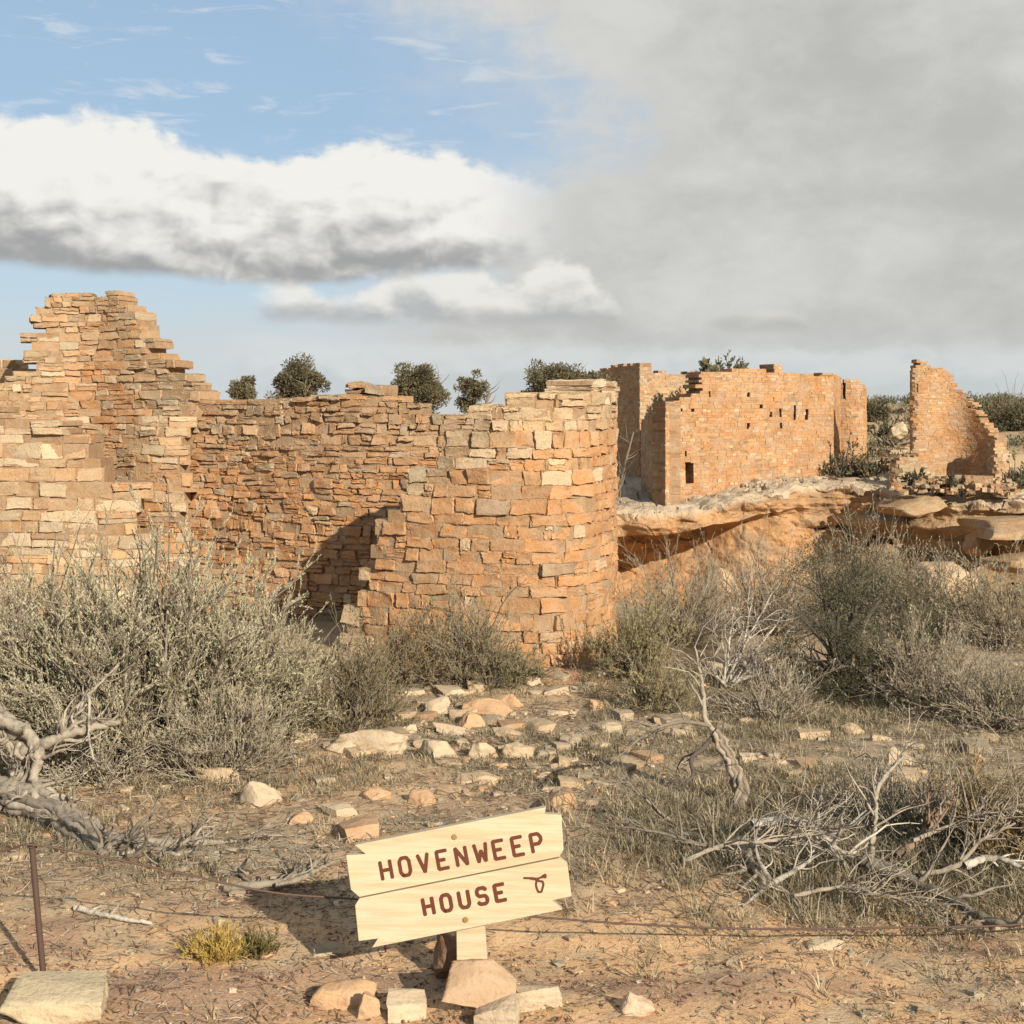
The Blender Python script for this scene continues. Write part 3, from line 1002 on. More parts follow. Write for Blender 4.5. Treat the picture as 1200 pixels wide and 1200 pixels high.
rk('small tan stone in front of the dark juniper shade', 1000, 858, 28, 16, RSAND, 133, 0.8, 0.3, (0, 0, 0.4))
rk('pale chip on the slope above the dead tree', 935, 858, 24, 9, RPALE, 134, 0.7, 0.3)
rk('two toned tan stone on the slope left of the bare white shrub', 876, 846, 26, 12, RSAND, 135, 0.8, 0.3, (0, 0.2, 0.2))
rk('flat tan stone in the shadow left of the sign', 385, 1122, 46, 18, RGREY, 136, 0.6, 0.3, (0, 0, 0.2), 0.7)
rk('knobbly orange stone with a dark hole left of the sign post', 408, 1176, 76, 34, RORNG, 137, 0.7, 0.35, (0, 0.05, -0.2), 0.5)
rk('rounded orange cobble in front of the knobbly stone', 430, 1190, 30, 34, RORNG, 138, 0.9, 0.2, (0, 0, 0.2), 0.45)
rk('pale squared block left of the sign post foot', 476, 1192, 50, 30, RPALE, 139, 0.8, 0.2, (0, 0.03, 0.15), 0.92, warp=0.08, cuts=1)
rk('pale squared bar of stone right of the sign post foot', 628, 1183, 68, 27, RPALE, 140, 0.6, 0.2, (0, -0.06, 0.2), 0.9, warp=0.1, cuts=1)
rk('pale block under the propped red slab', 582, 1206, 54, 34, RPALE, 141, 0.8, 0.2, (0, 0, -0.1), 0.88, warp=0.1, cuts=1)
rk('smooth pink stone alone on the sand at the bottom', 745, 1190, 48, 26, (0.5, 0.34, 0.22), 142, 0.8, 0.35, (0, 0.1, 0.2), 0.5)
rk('flat white slab lying under the fence cable on the right', 967, 1112, 46, 13, RPALE, 143, 0.5, 0.2, (0, -0.1, 0.1), 0.7)
rk('cracked yellowish stone block holding the fence post', 58, 1204, 124, 46, (0.43, 0.335, 0.205), 144, 0.7, 0.2, (0, 0, 0.05), 0.9, warp=0.13, cuts=2)
rk('rounded tan boulder against the right foot of the curved near wall', 730, 776, 38, 34, RSAND, 145, 0.9, 0.2, (0, 0.2, 0.3), 0.5)
# the reddish slab propped in front of the sign post
add_rock('reddish slab propped against the front of the sign post', *px(560, 1150, 3.86), (0.205, 0.07, 0.145), (0.36, 0.23, 0.135), 150, (-0.35, 0.2, 0.12), 0.9, warp=0.2, cuts=4)
add_rock('dark brown stone tucked behind the sign post', *px(523, 1117, 4.12), (0.085, 0.12, 0.15), (0.20, 0.10, 0.055), 151, (0, 0.1, 0.4), 0.75)

# stones too many to number: small rubble and gravel
def scatter_stones():
    r = np.random.default_rng(77)
    acc = Acc()
    def put(n, xr, yr, sr, colrs, dens=None):
        x, y = r.uniform(*xr, n), r.uniform(*yr, n)
        k = np.ones(n, bool) if dens is None else (r.random(n) < dens(x, y))
        x, y = x[k], y[k]
        n = len(x)
        s = sr[0] * (sr[1] / sr[0]) ** (r.random(n) ** 2.2)
        H = np.stack([s, s * r.uniform(0.5, 0.9, n), s * r.uniform(0.25, 0.55, n)], 1) / 2
        a = r.uniform(0, 6.28, n)
        A = np.zeros((n, 3, 3))
        A[:, 0, 0], A[:, 0, 1] = np.cos(a), np.sin(a)
        A[:, 1, 0], A[:, 1, 1] = -np.sin(a), np.cos(a)
        A[:, 2, 2] = 1
        A[:, 2, :2] = r.normal(0, 0.2, (n, 2))
        C = np.array(colrs)[r.integers(0, len(colrs), n)] * r.uniform(0.7, 1.15, (n, 1))
        blocks(acc, np.stack([x, y, gz(x, y) + H[:, 2] * 0.35], 1), A, H, C, T_MD, 0.02, 0.22, 0.0015, r)
    cs = [RSAND, RPALE, RORNG, RGREY]
    rub = lambda x, y: np.exp(-(((x + 0.1 - 0.0 * y) / 0.75) ** 2 + ((y - 7.3) / 1.15) ** 2))
    put(1300, (-1.6, 1.6), (5.0, 9.0), (0.03, 0.17), cs, rub)
    put(900, (0.2, 3.4), (6.0, 9.2), (0.02, 0.17), cs + [RPALE], lambda x, y: 0.35 + 0 * x)
    put(900, (-3, 3), (3.3, 7), (0.01, 0.06), cs)
    put(5200, (-2.4, 2.4), (3.2, 6.2), (0.004, 0.02), cs + [(0.2, 0.11, 0.07)])
    o = acc.build('scattered_gravel', M_ROCK)
    tag(o, 'small broken stones and gravel scattered over the ground', 'gravel', None, 'stuff')


scatter_stones()

# boulders at the far rim
def frk(label, u, v, d, w, h, colr, seed, dep=1.0, rot=(0, 0, 0), ang=0.6):
    p = px(u, v, d)
    s = d / FOC
    add_rock(label, p[0], p[1], p[2], (w * s, w * s * dep, h * s), colr, seed, rot, ang, name='boulder', cat='boulder', mat=M_FAR)


FT = (0.42, 0.27, 0.15)
frk('big pale rounded boulder below the dark cave in the cliff', 1103, 676, 40, 82, 50, (0.44, 0.29, 0.17), 201, 0.9, (0, 0.05, 0.2), 0.55)
frk('flat topped tan boulder among shrubs below the big pale boulder', 1142, 740, 30, 50, 40, (0.45, 0.27, 0.16), 202, 0.9, (0, 0, 0.3), 0.55)
frk('layered slab boulder roofing the dark cave on the right', 1188, 616, 45.6, 120, 24, (0.30, 0.18, 0.085), 203, 1.0, (0, -0.04, 0.05), 0.85)
frk('leaning rock standing at the left of the dark cave', 1146, 634, 46.0, 34, 36, (0.30, 0.18, 0.085), 204, 1.0, (0, 0.4, 0.1), 0.75)
frk('tan boulder at the right frame edge beneath the layered slab', 1192, 660, 44.5, 90, 30, (0.30, 0.18, 0.085), 205, 1.0, (0, 0.1, 0.4), 0.65)
frk('pale slab on the talus between castle and pointed tower', 1052, 505, 58, 24, 22, (0.42, 0.32, 0.2), 206, 0.9, (0, 0.1, 0.3), 0.6)
frk('orange boulder at the cliff foot beside the twiggy shrubs', 845, 686, 44, 40, 44, FT, 207, 0.9, (0, 0.1, 0.2), 0.5)
frk('tan rock on the rim ledge right of the castle front wall', 1002, 566, 51.5, 60, 16, (0.32, 0.23, 0.15), 208, 1.2, (0, 0.08, 0.2), 0.7)
frk('mottled rock on the rim below the pointed tower base', 1064, 590, 47.6, 74, 26, (0.29, 0.18, 0.088), 209, 1.0, (0, -0.1, 0.2), 0.65)


def far_rubble():
    r = np.random.default_rng(5)
    acc = Acc()
    n = 260
    u = r.uniform(1045, 1190, n)
    v = r.uniform(540, 600, n)
    d = r.uniform(46.8, 48.8, n)
    P = np.stack([(u - CU) / FOC * d, d, 0 * d], 1)
    P[:, 2] = -0.85 + (d - 47.5) * 0.15 - smooth(1120, 1180, u) * 0.1 + r.uniform(-0.05, 0.2, n)
    s = r.uniform(0.07, 0.26, n)
    H = np.stack([s, s * 0.8, s * 0.55], 1) / 2
    a = r.uniform(0, 6.28, n)
    A = np.zeros((n, 3, 3))
    A[:, 0, 0], A[:, 0, 1] = np.cos(a), np.sin(a)
    A[:, 1, 0], A[:, 1, 1] = -np.sin(a), np.cos(a)
    A[:, 2, 2] = 1
    C = np.array([SANDY, SANDY, ORANGE])[r.integers(0, 3, n)] * r.uniform(0.6, 1.1, (n, 1))
    blocks(acc, P, A, H, C, T_LO, 0, 0.2, 0, r)
    n = 200
    u = r.uniform(980, 1075, n)
    d = r.uniform(53.5, 66, n)
    x = (u - CU) / FOC * d
    P = np.stack([x, d, gz(x, d) + 0.05], 1)
    s = r.uniform(0.2, 0.8, n)
    H = np.stack([s, s * 0.8, s * 0.5], 1) / 2
    A = A[:n]
    C = np.array([SANDY, SANDY, ORANGE])[r.integers(0, 3, n)] * r.uniform(0.6, 1.1, (n, 1))
    blocks(acc, P, A, H, C, T_LO, 0, 0.2, 0, r)
    tag(acc.build('fallen_rubble', M_FAR), 'fallen wall stones strewn on the rim round the pointed tower', 'rubble', None, 'stuff')


far_rubble()

# ------------------------------------------------------------------ plants
def norm(v):
    return v / np.maximum(1e-9, np.linalg.norm(v, axis=-1, keepdims=True))


def grow(base, dirs, length, K, wob, up, r):
    """batch of wandering curves (B,K,3)"""
    B = len(base)
    P = np.zeros((B, K, 3))
    P[:, 0] = base
    d = norm(dirs)
    st = (length / (K - 1))[:, None]
    for i in range(1, K):
        d = norm(d + r.normal(0, wob, (B, 3)) + np.array([0, 0, up]))
        P[:, i] = P[:, i - 1] + d * st
    return P


def tubes(acc, P, Rd, S, C):
    """tapered tubes along curves P (B,K,3), radii (B,K)"""
    B, K, _ = P.shape
    T = np.zeros_like(P)
    T[:, 1:-1] = P[:, 2:] - P[:, :-2]
    T[:, 0] = P[:, 1] - P[:, 0]
    T[:, -1] = P[:, -1] - P[:, -2]
    T = norm(T)
    ref = np.where(np.abs(T[..., 2:3]) > 0.9, np.array([1.0, 0, 0]), np.array([0, 0, 1.0]))
    U = norm(np.cross(T, ref))
    W = np.cross(T, U)
    a = np.arange(S) / S * 2 * np.pi
    ring = U[:, :, None, :] * np.cos(a)[None, None, :, None] + W[:, :, None, :] * np.sin(a)[None, None, :, None]
    V = P[:, :, None, :] + ring * Rd[:, :, None, None]
    idx = np.arange(B * K * S).reshape(B, K, S)
    q = np.stack([idx[:, :-1], np.roll(idx, -1, 2)[:, :-1], np.roll(idx, -1, 2)[:, 1:], idx[:, 1:]], -1).reshape(-1, 4)
    C = np.asarray(C, float)
    if C.ndim == 2:
        C = np.repeat(C, K * S, 0)
    acc.add(V.reshape(-1, 3), q, C)


def sprout(P, Rd, n, tr, ang, r):
    """n child bases on curves P: position, direction, parent radius there"""
    B, K, _ = P.shape
    b = r.integers(0, B, n)
    t = r.uniform(*tr, n) * (K - 1)
    i = np.clip(t.astype(int), 0, K - 2)
    f = (t - i)[:, None]
    pos = P[b, i] * (1 - f) + P[b, i + 1] * f
    tan = norm(P[b, i + 1] - P[b, i])
    rd = Rd[b, i] * (1 - f[:, 0]) + Rd[b, i + 1] * f[:, 0]
    per = norm(np.cross(tan, norm(r.normal(0, 1, (n, 3)))))
    a = r.uniform(ang[0], ang[1], n)[:, None]
    return pos, norm(tan * np.cos(a) + per * np.sin(a)), rd


def leaves(acc, pos, d, ln, wd, C, r):
    """diamond leaves"""
    n = len(pos)
    side = norm(np.cross(d, norm(r.normal(0, 1, (n, 3)))))
    L, W = ln[:, None], wd[:, None]
    V = np.stack([pos, pos + d * L * 0.55 + side * W / 2, pos + d * L, pos + d * L * 0.55 - side * W / 2], 1)
    F = np.arange(n * 4).reshape(n, 4)
    acc.add(V.reshape(-1, 3), F, np.repeat(C, 4, 0))


def taper(n, K, r0, r1):
    return r0[:, None] + (r1 - r0)[:, None] * np.linspace(0, 1, K)[None] if not np.isscalar(r0) else np.tile(np.linspace(r0, r1, K), (n, 1))


SAGE = (0.49, 0.455, 0.315)
OLIVE = (0.200, 0.180, 0.090)
YELLOW = (0.310, 0.275, 0.130)
GREYB = (0.390, 0.335, 0.240)
BARK = (0.180, 0.145, 0.105)
ASH = (0.330, 0.285, 0.220)


def shrub(label, u, v, wpx, hpx, leafc, seed, stems=70, twigs=7, lv=14, leaf=(0.016, 0.0045), bark=BARK, spread=1.25, bare=0.0, up=0.05, d=None, name='sagebrush', cat='shrub',
          z=None, group=None, twl=0.22, depth=1.0, rad=0.006, dead=0.12, deadc=(0.30, 0.20, 0.09), lr=1.0, lumpy=0.42, minl=0.70):
    """a desert shrub standing at photo point (u, v)"""
    r = np.random.default_rng(seed)
    d = d or gd(v)
    w, h = wpx / FOC * d, hpx / FOC * d
    x = (u - CU) / FOC * d
    z = float(gz(x, d)) if z is None else z
    root = thing(name, label, cat, (x, d, z - 0.03), 0, group)
    # stems
    ph = r.uniform(0, 2 * np.pi, stems)
    th = spread * np.sqrt(r.random(stems))
    D = np.stack([np.sin(th) * np.cos(ph), np.sin(th) * np.sin(ph), np.cos(th)], 1)
    # length to an uneven dome
    rx, rz = w / 2, h
    lump = 1.16 - lumpy / 2 + lumpy * vnoise(D[:, 0] * 2.2 + seed, D[:, 1] * 2.2 + D[:, 2], seed)
    ln = 1 / np.sqrt((D[:, 0] / rx) ** 2 + (D[:, 1] / (rx * depth)) ** 2 + (D[:, 2] / rz) ** 2) * lump * r.uniform(minl, 1.0, stems)
    base = np.stack([r.normal(0, 0.10 * rx, stems), r.normal(0, 0.10 * rx, stems), np.zeros(stems)], 1)
    K = 8
    P = grow(base, D - np.array([0, 0, up * 1.5]), ln, K, 0.22, up * 0.6, r)
    P[..., 2] = np.maximum(P[..., 2], 0.01)
    r0 = rad * r.uniform(0.6, 1.5, stems) * max(0.6, h)
    Rd = taper(stems, K, r0, r0 * 0.3)
    wood = Acc()
    bc = np.array(bark)
    tubes(wood, P, Rd, 5, bc * r.uniform(0.7, 1.4, (stems, 1)))
    n1 = stems * twigs
    b1, d1, q1 = sprout(P, Rd, n1, (0.35, 1.0), (0.3, 1.1), r)
    d1 = norm(d1 + np.array([0, 0, 0.35]))
    P1 = grow(b1, d1, r.uniform(0.5, 1.2, n1) * twl * h, 5, 0.16, 0.06, r)
    P1[..., 2] = np.maximum(P1[..., 2], 0.015)
    R1 = taper(n1, 5, np.minimum(q1 * 0.6, 0.003), np.full(n1, 0.0008))
    tubes(wood, P1, R1, 3, bc * r.uniform(0.8, 1.6, (n1, 1)))
    wood.build('branches', M_TWIG, root)
    # leaves
    clump = vnoise(b1[:, 0] * 9 + seed, b1[:, 1] * 9 + b1[:, 2] * 11, seed + 3)
    keep = (r.random(n1) >= bare) & (r.random(n1) < 0.35 + 1.1 * clump)
    Pk, Rk = P1[keep], R1[keep]
    if len(Pk) and lv:
        nl = len(Pk) * lv
        lb, ld, _ = sprout(Pk, Rk, nl, (0.1, 1.0), (0.2, 0.8), r)
        ld = norm(ld + np.array([0, 0, 0.25]))
        C = np.array(leafc)[None] * r.uniform(0.85, 1.15, (nl, 1))
        tip = r.random(nl) < 0.25
        C = np.where(tip[:, None], C * np.array([1.12, 1.10, 0.95]), C)
        dd = r.random(nl) < dead
        C = np.where(dd[:, None], np.array(deadc)[None] * r.uniform(0.6, 1.3, (nl, 1)), C)
        lf = Acc()
        leaves(lf, lb, ld, leaf[0] * lr * r.uniform(0.6, 1.4, nl), leaf[1] * lr * r.uniform(0.6, 1.3, nl), C, r)
        lf.build('foliage', M_LEAF, root)
    return root


# the big sagebrush mass on the left
SG = dict(leaf=(0.018, 0.0052))
shrub('biggest sagebrush, a broad feathery grey green mound below the tallest wall', 165, 878, 345, 300, SAGE, 301, 560, 17, 27, leaf=(0.0145, 0.0042), twl=0.11, dead=0.05, up=0.06, lumpy=0.24, minl=0.6)
shrub('grey green sagebrush at the left frame edge, overlapping the biggest one', 22, 872, 240, 270, SAGE, 302, 320, 16, 25, leaf=(0.0145, 0.0042), twl=0.12, dead=0.05, up=0.06, lumpy=0.24, minl=0.6)
shrub('lower sagebrush filling the right flank of the biggest one', 292, 866, 215, 214, (0.44, 0.405, 0.265), 303, 300, 16, 24, leaf=(0.0145, 0.0042), twl=0.12, dead=0.06, up=0.06, lumpy=0.24, minl=0.6)
shrub('small dusky sagebrush in front of the low pale wall at the left edge', 8, 690, 70, 118, (0.12, 0.105, 0.07), 304, 34, 7, 12, d=10.9, **SG)
shrub('bare grey low brush below the biggest sagebrush', 110, 905, 260, 120, GREYB, 305, 120, 10, 8, bark=ASH, bare=0.5, **SG, spread=1.4)
shrub('dense twiggy grey brush sprawling below the lower sagebrush', 262, 905, 200, 110, GREYB, 306, 120, 10, 8, bark=(0.22, 0.185, 0.135), bare=0.4, **SG, spread=1.35)
# bushes in front of the curved wall
shrub('dark olive bush at the right end of the sagebrush mass, before the shaded wall', 412, 858, 140, 142, (0.17, 0.152, 0.085), 307, 110, 9, 14, **SG, dead=0.2)
shrub('olive bush with orange dead leaves at the stepped foot of the curved wall', 470, 806, 118, 108, (0.22, 0.195, 0.11), 308, 90, 9, 13, **SG, dead=0.35, deadc=(0.36, 0.19, 0.07))
shrub('tallest narrow bush standing against the curved near wall', 546, 804, 88, 142, (0.25, 0.23, 0.135), 309, 80, 9, 15, **SG, spread=0.7, dead=0.18)
shrub('small round bush at the foot of the curved near wall', 612, 802, 50, 58, (0.24, 0.22, 0.13), 310, 80, 8, 14, **SG, twl=0.3)
shrub('dark low bush between the tallest narrow bush and the small round one', 575, 806, 66, 62, (0.18, 0.165, 0.095), 311, 60, 7, 12, **SG)
# right hand side
shrub('yellow green bush right of the curved near wall', 752, 800, 96, 120, YELLOW, 312, 110, 9, 15, **SG, spread=0.95)
shrub('low yellowish bush in front of the yellow green one', 770, 832, 96, 76, (0.30, 0.26, 0.15), 313, 90, 8, 13, **SG)
shrub('tall grey brown twiggy shrub behind the yellow green bush', 800, 790, 150, 132, (0.28, 0.248, 0.165), 314, 120, 10, 10, bark=(0.22, 0.18, 0.135), d=10.2, bare=0.12, **SG)
shrub('tall thin twigged shrub before the orange cliff face', 895, 782, 170, 128, (0.29, 0.252, 0.17), 315, 130, 10, 9, bark=(0.23, 0.19, 0.145), d=10.6, bare=0.15, **SG)
shrub('grey shrub behind the dark juniper, topping out below the cliff', 1000, 775, 180, 150, (0.37, 0.325, 0.235), 316, 130, 10, 11, d=10.8, **SG)
shrub('grey green shrub below the big pale boulder', 1090, 780, 150, 118, (0.37, 0.33, 0.225), 317, 110, 10, 12, d=10.4, **SG)
shrub('bushy olive shrub at the right frame edge under the cave', 1178, 785, 150, 134, (0.36, 0.32, 0.215), 318, 120, 10, 13, d=10.0, **SG)
shrub('sprawling grey twig shrub right of the dark juniper', 1090, 828, 190, 118, GREYB, 319, 130, 10, 9, bark=(0.19, 0.155, 0.115), bare=0.2, **SG, spread=1.3)
shrub('dull tangled shrub at the right edge above the dead log', 1172, 850, 170, 104, (0.33, 0.29, 0.21), 320, 110, 10, 10, bark=(0.2, 0.165, 0.12), bare=0.2, **SG, spread=1.3)
shrub('brown grassy bush at the right frame edge with orange stalks', 1180, 1010, 130, 160, (0.27, 0.215, 0.12), 321, 110, 9, 11, bark=(0.2, 0.16, 0.11), **SG, dead=0.4, deadc=(0.36, 0.22, 0.08), twl=0.25)
shrub('low tangled grey brush around the dead log', 1080, 985, 260, 110, GREYB, 322, 120, 10, 5, bark=(0.19, 0.16, 0.12), bare=0.5, **SG, spread=1.4)
shrub('low grey brush between the bare white shrub and the dark juniper', 905, 838, 150, 84, GREYB, 323, 90, 9, 5, bark=(0.23, 0.19, 0.14), bare=0.4, **SG, spread=1.35)
shrub('small golden bush in the foreground sand left of the sign', 254, 1128, 66, 46, (0.42, 0.30, 0.085), 324, 90, 5, 10, leaf=(0.016, 0.003), bark=(0.36, 0.25, 0.09), spread=0.95, rad=0.004, twl=0.35)
shrub('small dark olive tuft right beside the golden bush', 302, 1122, 36, 44, (0.13, 0.11, 0.04), 325, 40, 5, 8, leaf=(0.016, 0.003), bark=(0.14, 0.11, 0.05), spread=0.8, rad=0.004, twl=0.35)
# shrubs on the far rim
FS = dict(leaf=(0.11, 0.05), rad=0.02, name='rim_shrub')
shrub('grey green shrub on the rim at the castle turret foot', 990, 552, 44, 58, (0.13, 0.125, 0.085), 330, 36, 6, 12, d=52.6, z=-0.9, **FS)
shrub('pale shrub on the rim slope just right of the castle front wall', 1018, 556, 40, 40, (0.17, 0.155, 0.095), 331, 30, 6, 10, d=52.0, z=-0.75, **FS)
shrub('dark shrub in front of the pointed tower foot', 1078, 572, 40, 30, (0.10, 0.10, 0.07), 332, 30, 6, 10, d=48.0, z=-1.0, **FS)
shrub('dark low shrub left of the small square wall stub', 1116, 584, 36, 26, (0.09, 0.085, 0.06), 333, 30, 6, 10, d=47.4, z=-1.1, **FS)
shrub('dark shrub at the left foot of the pointed tower', 1042, 525, 56, 34, (0.10, 0.095, 0.06), 334, 34, 6, 12, d=60, z=0.35, **FS)
shrub('olive shrub at the right frame edge beside the low tower wall', 1196, 580, 30, 50, (0.12, 0.115, 0.07), 335, 30, 6, 10, d=49, z=-1.0, **FS)
for i in range(3):
    u_, d_ = [(832, 54.2), (852, 55.0), (868, 55.8)][i]
    shrub(['leftmost tuft of brush growing on top of the castle wall', 'middle and largest tuft of brush on top of the castle wall', 'rightmost tuft of brush growing on top of the castle wall'][i],
          u_, 440, [30, 44, 26][i], [22, 28, 20][i], (0.15, 0.145, 0.09), 340 + i, 26, 6, 10, d=d_, z=EYE - (444 - HZ) / FOC * d_, group='brush on top of the castle wall', **FS)


# ------------------------------------------------------------------ junipers far behind the ruins
def juniper(label, u, vtop, vfoot, wpx, d, seed, colr=(0.140, 0.118, 0.068), n=70, per=260, loose=0.0, zg=None):
    r = np.random.default_rng(seed)
    x = (u - CU) / FOC * d
    zt = EYE - (vtop - HZ) / FOC * d
    zf = zg if zg is not None else float(gz(x, d))
    h = zt - zf
    w = wpx / FOC * d
    hc = (vfoot - vtop) / FOC * d                         # crown height in view
    hc = min(max(hc * 1.35, w * 0.8), h * 0.92)
    root = thing('juniper_tree', label, 'tree', (x, d, zf - 0.1))
    tr = Acc()
    P = grow(np.array([[0, 0, 0.0]]), np.array([[0.1, 0, 1.0]]), np.array([h * 0.8]), 8, 0.08, 0.1, r)
    Rr = taper(1, 8, np.array([0.13]), np.array([0.03]))
    tubes(tr, P, Rr, 7, np.array([BARK]))
    b, dd, q = sprout(P, Rr, 26, (0.25, 1.0), (0.5, 1.2), r)
    Pb = grow(b, norm(dd + np.array([0, 0, 0.3])), r.uniform(0.3, 0.6, 26) * w, 6, 0.2, 0.08, r)
    tubes(tr, Pb, taper(26, 6, q * 0.5, q * 0.1), 5, np.tile(BARK, (26, 1)))
    tr.build('trunk', M_TWIG, root)
    # crown: leaf sprays in uneven clumps
    c = norm(r.normal(0, 1, (n, 3))) * (r.random((n, 1)) ** 0.45)
    lump = 0.62 + 0.62 * r.random((n, 1))
    c = c * np.array([w / 2, w / 2, hc / 2]) * 0.9 * lump + np.array([0, 0, h - hc / 2 - 0.05 * hc])
    c[:, 0] += 0.1 * w * (c[:, 2] - h + hc / 2) / hc
    ids = np.repeat(np.arange(n), per)
    rad = (0.08 + 0.11 * r.random(n)) * w * (1 - 0.25 * loose)
    off = norm(r.normal(0, 1, (n * per, 3))) * (r.random((n * per, 1)) ** 0.5) * rad[ids][:, None] * np.array([1, 1, 0.85])
    pos = c[ids] + off
    ok = pos[:, 2] > 0.1
    pos, ids, off = pos[ok], ids[ok], off[ok]
    m = len(pos)
    cl = r.uniform(0.65, 1.45, n)[ids][:, None] * r.uniform(0.8, 1.25, (m, 1))
    C = np.array(colr)[None] * cl
    br = r.random(m) < 0.15
    C = np.where(br[:, None], np.array([0.13, 0.10, 0.06]) * r.uniform(0.7, 1.3, (m, 1)), C)
    lf = Acc()
    leaves(lf, pos, norm(norm(off) + r.normal(0, 0.5, (m, 3)) + np.array([0, 0, 0.5])), r.uniform(0.6, 1.5, m) * 0.0020 * d, r.uniform(0.6, 1.4, m) * 0.0009 * d, C, r)
    lf.build('crown', M_LEAF, root)
    return root


juniper('small thin topped juniper just right of the tallest wall', 285, 430, 465, 34, 36, 401, per=130, n=34)
juniper('wide rounded juniper standing behind the middle of the inner back wall', 349, 413, 462, 68, 38, 402)
juniper('dense rounded juniper showing above the inner back wall', 490, 417, 470, 74, 40, 403, n=90)
juniper('slim open juniper next to the dense rounded one', 553, 425, 478, 42, 42, 404, loose=0.6, n=44, per=110)
juniper('broad low juniper behind the top of the curved near wall', 648, 415, 466, 88, 46, 405, n=80)
juniper('low spreading juniper between the near wall top and the castle tower', 690, 430, 470, 70, 50, 406, n=40)
juniper('dark juniper just right of the castle turret', 1026, 466, 506, 34, 76, 407, zg=0.9, n=40)
juniper('low dusky juniper left of the pointed tower', 1050, 480, 512, 40, 80, 408, zg=0.7, n=40)
juniper('large dark juniper right of the pointed tower', 1182, 464, 520, 96, 70, 409, n=80, zg=-0.2)
juniper('dark juniper cut by the right frame edge', 1216, 470, 518, 60, 70, 410, zg=0.1)


def far_scrub():
    """low scrub on the far rim that reads as one mass"""
    r = np.random.default_rng(19)
    acc = Acc()
    n = 170
    d = r.uniform(57, 120, n)
    u = r.uniform(980, 1215, n)
    x = (u - CU) / FOC * d
    # and over the mesa behind the ruins
    n2 = 420
    d = np.concatenate([d, r.uniform(17, 110, n2)])
    x = np.concatenate([x, r.uniform(-45, 1, n2) * (d[n:] / 60) + np.where(d[n:] > 60, r.uniform(0, 60, n2), 0)])
    n += n2
    s = r.uniform(0.35, 0.9, n)
    per = 90
    ids = np.repeat(np.arange(n), per)
    off = norm(r.normal(0, 1, (n * per, 3))) * (r.random((n * per, 1)) ** 0.5)
    pos = np.stack([x, d, gz(x, d)], 1)[ids] + off * s[ids][:, None] * np.array([1, 1, 0.65]) + np.array([0, 0, 0.1])
    C = np.array((0.15, 0.14, 0.085))[None] * r.uniform(0.5, 1.4, (n * per, 1)) * r.uniform(0.6, 1.3, n)[ids][:, None]
    leaves(acc, pos, norm(off + np.array([0, 0, 0.4])), r.uniform(0.1, 0.25, n * per), r.uniform(0.04, 0.09, n * per), C, r)
    tag(acc.build('rim_scrub', M_LEAF), 'low grey green scrub covering the far rim', 'scrub', None, 'stuff')


far_scrub()

# ------------------------------------------------------------------ dead wood
DEADC = np.array([0.26, 0.215, 0.16])
WHITEC = np.array([0.42, 0.365, 0.29])


def limb(acc, pts, r0, r1, colr, seed, kids=0, kid_len=(0.1, 0.3), kid_up=0.1, kid_ang=(0.4, 1.1), grand=0, grand_len=(0.05, 0.14), K=26, sides=9, gnarl=0.07, tr=(0.2, 1.0), wob=0.22, strands=0):
    """one dead limb through world points, with side branches"""
    r = np.random.default_rng(seed)
    Q = crom(np.array(pts), 16)
    s = np.concatenate([[0], np.cumsum(np.linalg.norm(np.diff(Q, axis=0), axis=1))])
    t = np.linspace(0, s[-1], K)
    P = np.stack([np.interp(t, s, Q[:, k]) for k in range(3)], 1)[None]
    rd = np.linspace(r0, r1, K)[None] * (1 + gnarl * r.normal(0, 1, (1, K)))
    P = P + r.normal(0, 0.12 * r0, P.shape)
    tubes(acc, P, rd * (0.72 if strands else 1.0), sides, np.asarray(colr)[None] * (0.55 if strands else 1.0))
    if strands:
        # weathered wood: twisted cords of grain round a darker core
        T = norm(np.gradient(P[0], axis=0))
        U_ = norm(np.cross(T, np.array([0.1, 0.2, 1.0])))
        W_ = np.cross(T, U_)
        for k in range(strands):
            ph = 2 * np.pi * k / strands + r.uniform(-0.3, 0.3) + np.linspace(0, r.uniform(1.2, 2.6), K) + np.cumsum(r.normal(0, 0.09, K))
            off = (rd[0] * r.uniform(0.55, 0.85))[:, None]
            Q2 = P[0] + off * (U_ * np.cos(ph)[:, None] + W_ * np.sin(ph)[:, None])
            r2 = rd[0] * r.uniform(0.22, 0.46) * (1 + 0.08 * r.normal(0, 1, K))
            tubes(acc, Q2[None], r2[None], 7, np.asarray(colr)[None] * r.uniform(0.75, 1.3))
    if kids:
        b, d, q = sprout(P, rd, kids, tr, kid_ang, r)
        d = norm(d + np.array([0, 0, kid_up]))
        K1 = 8
        P1 = grow(b, d, r.uniform(*kid_len, kids), K1, wob, 0.02, r)
        P1[..., 2] = np.maximum(P1[..., 2], gz(P1[..., 0], P1[..., 1]) + 0.01)
        q = np.minimum(q * 0.55, 0.012)
        R1 = taper(kids, K1, np.maximum(q, 0.0025), np.full(kids, 0.0012))
        tubes(acc, P1, R1, 5, np.asarray(colr)[None] * r.uniform(0.75, 1.25, (kids, 1)))
        if grand:
            b, d, q = sprout(P1, R1, grand, (0.25, 1.0), (0.3, 1.0), r)
            P2 = grow(b, norm(d + np.array([0, 0, kid_up])), r.uniform(*grand_len, grand), 6, wob * 1.1, 0.02, r)
            P2[..., 2] = np.maximum(P2[..., 2], gz(P2[..., 0], P2[..., 1]) + 0.008)
            tubes(acc, P2, taper(grand, 6, np.maximum(q * 0.6, 0.0018), np.full(grand, 0.0009)), 4, np.asarray(colr)[None] * r.uniform(0.75, 1.3, (grand, 1)))


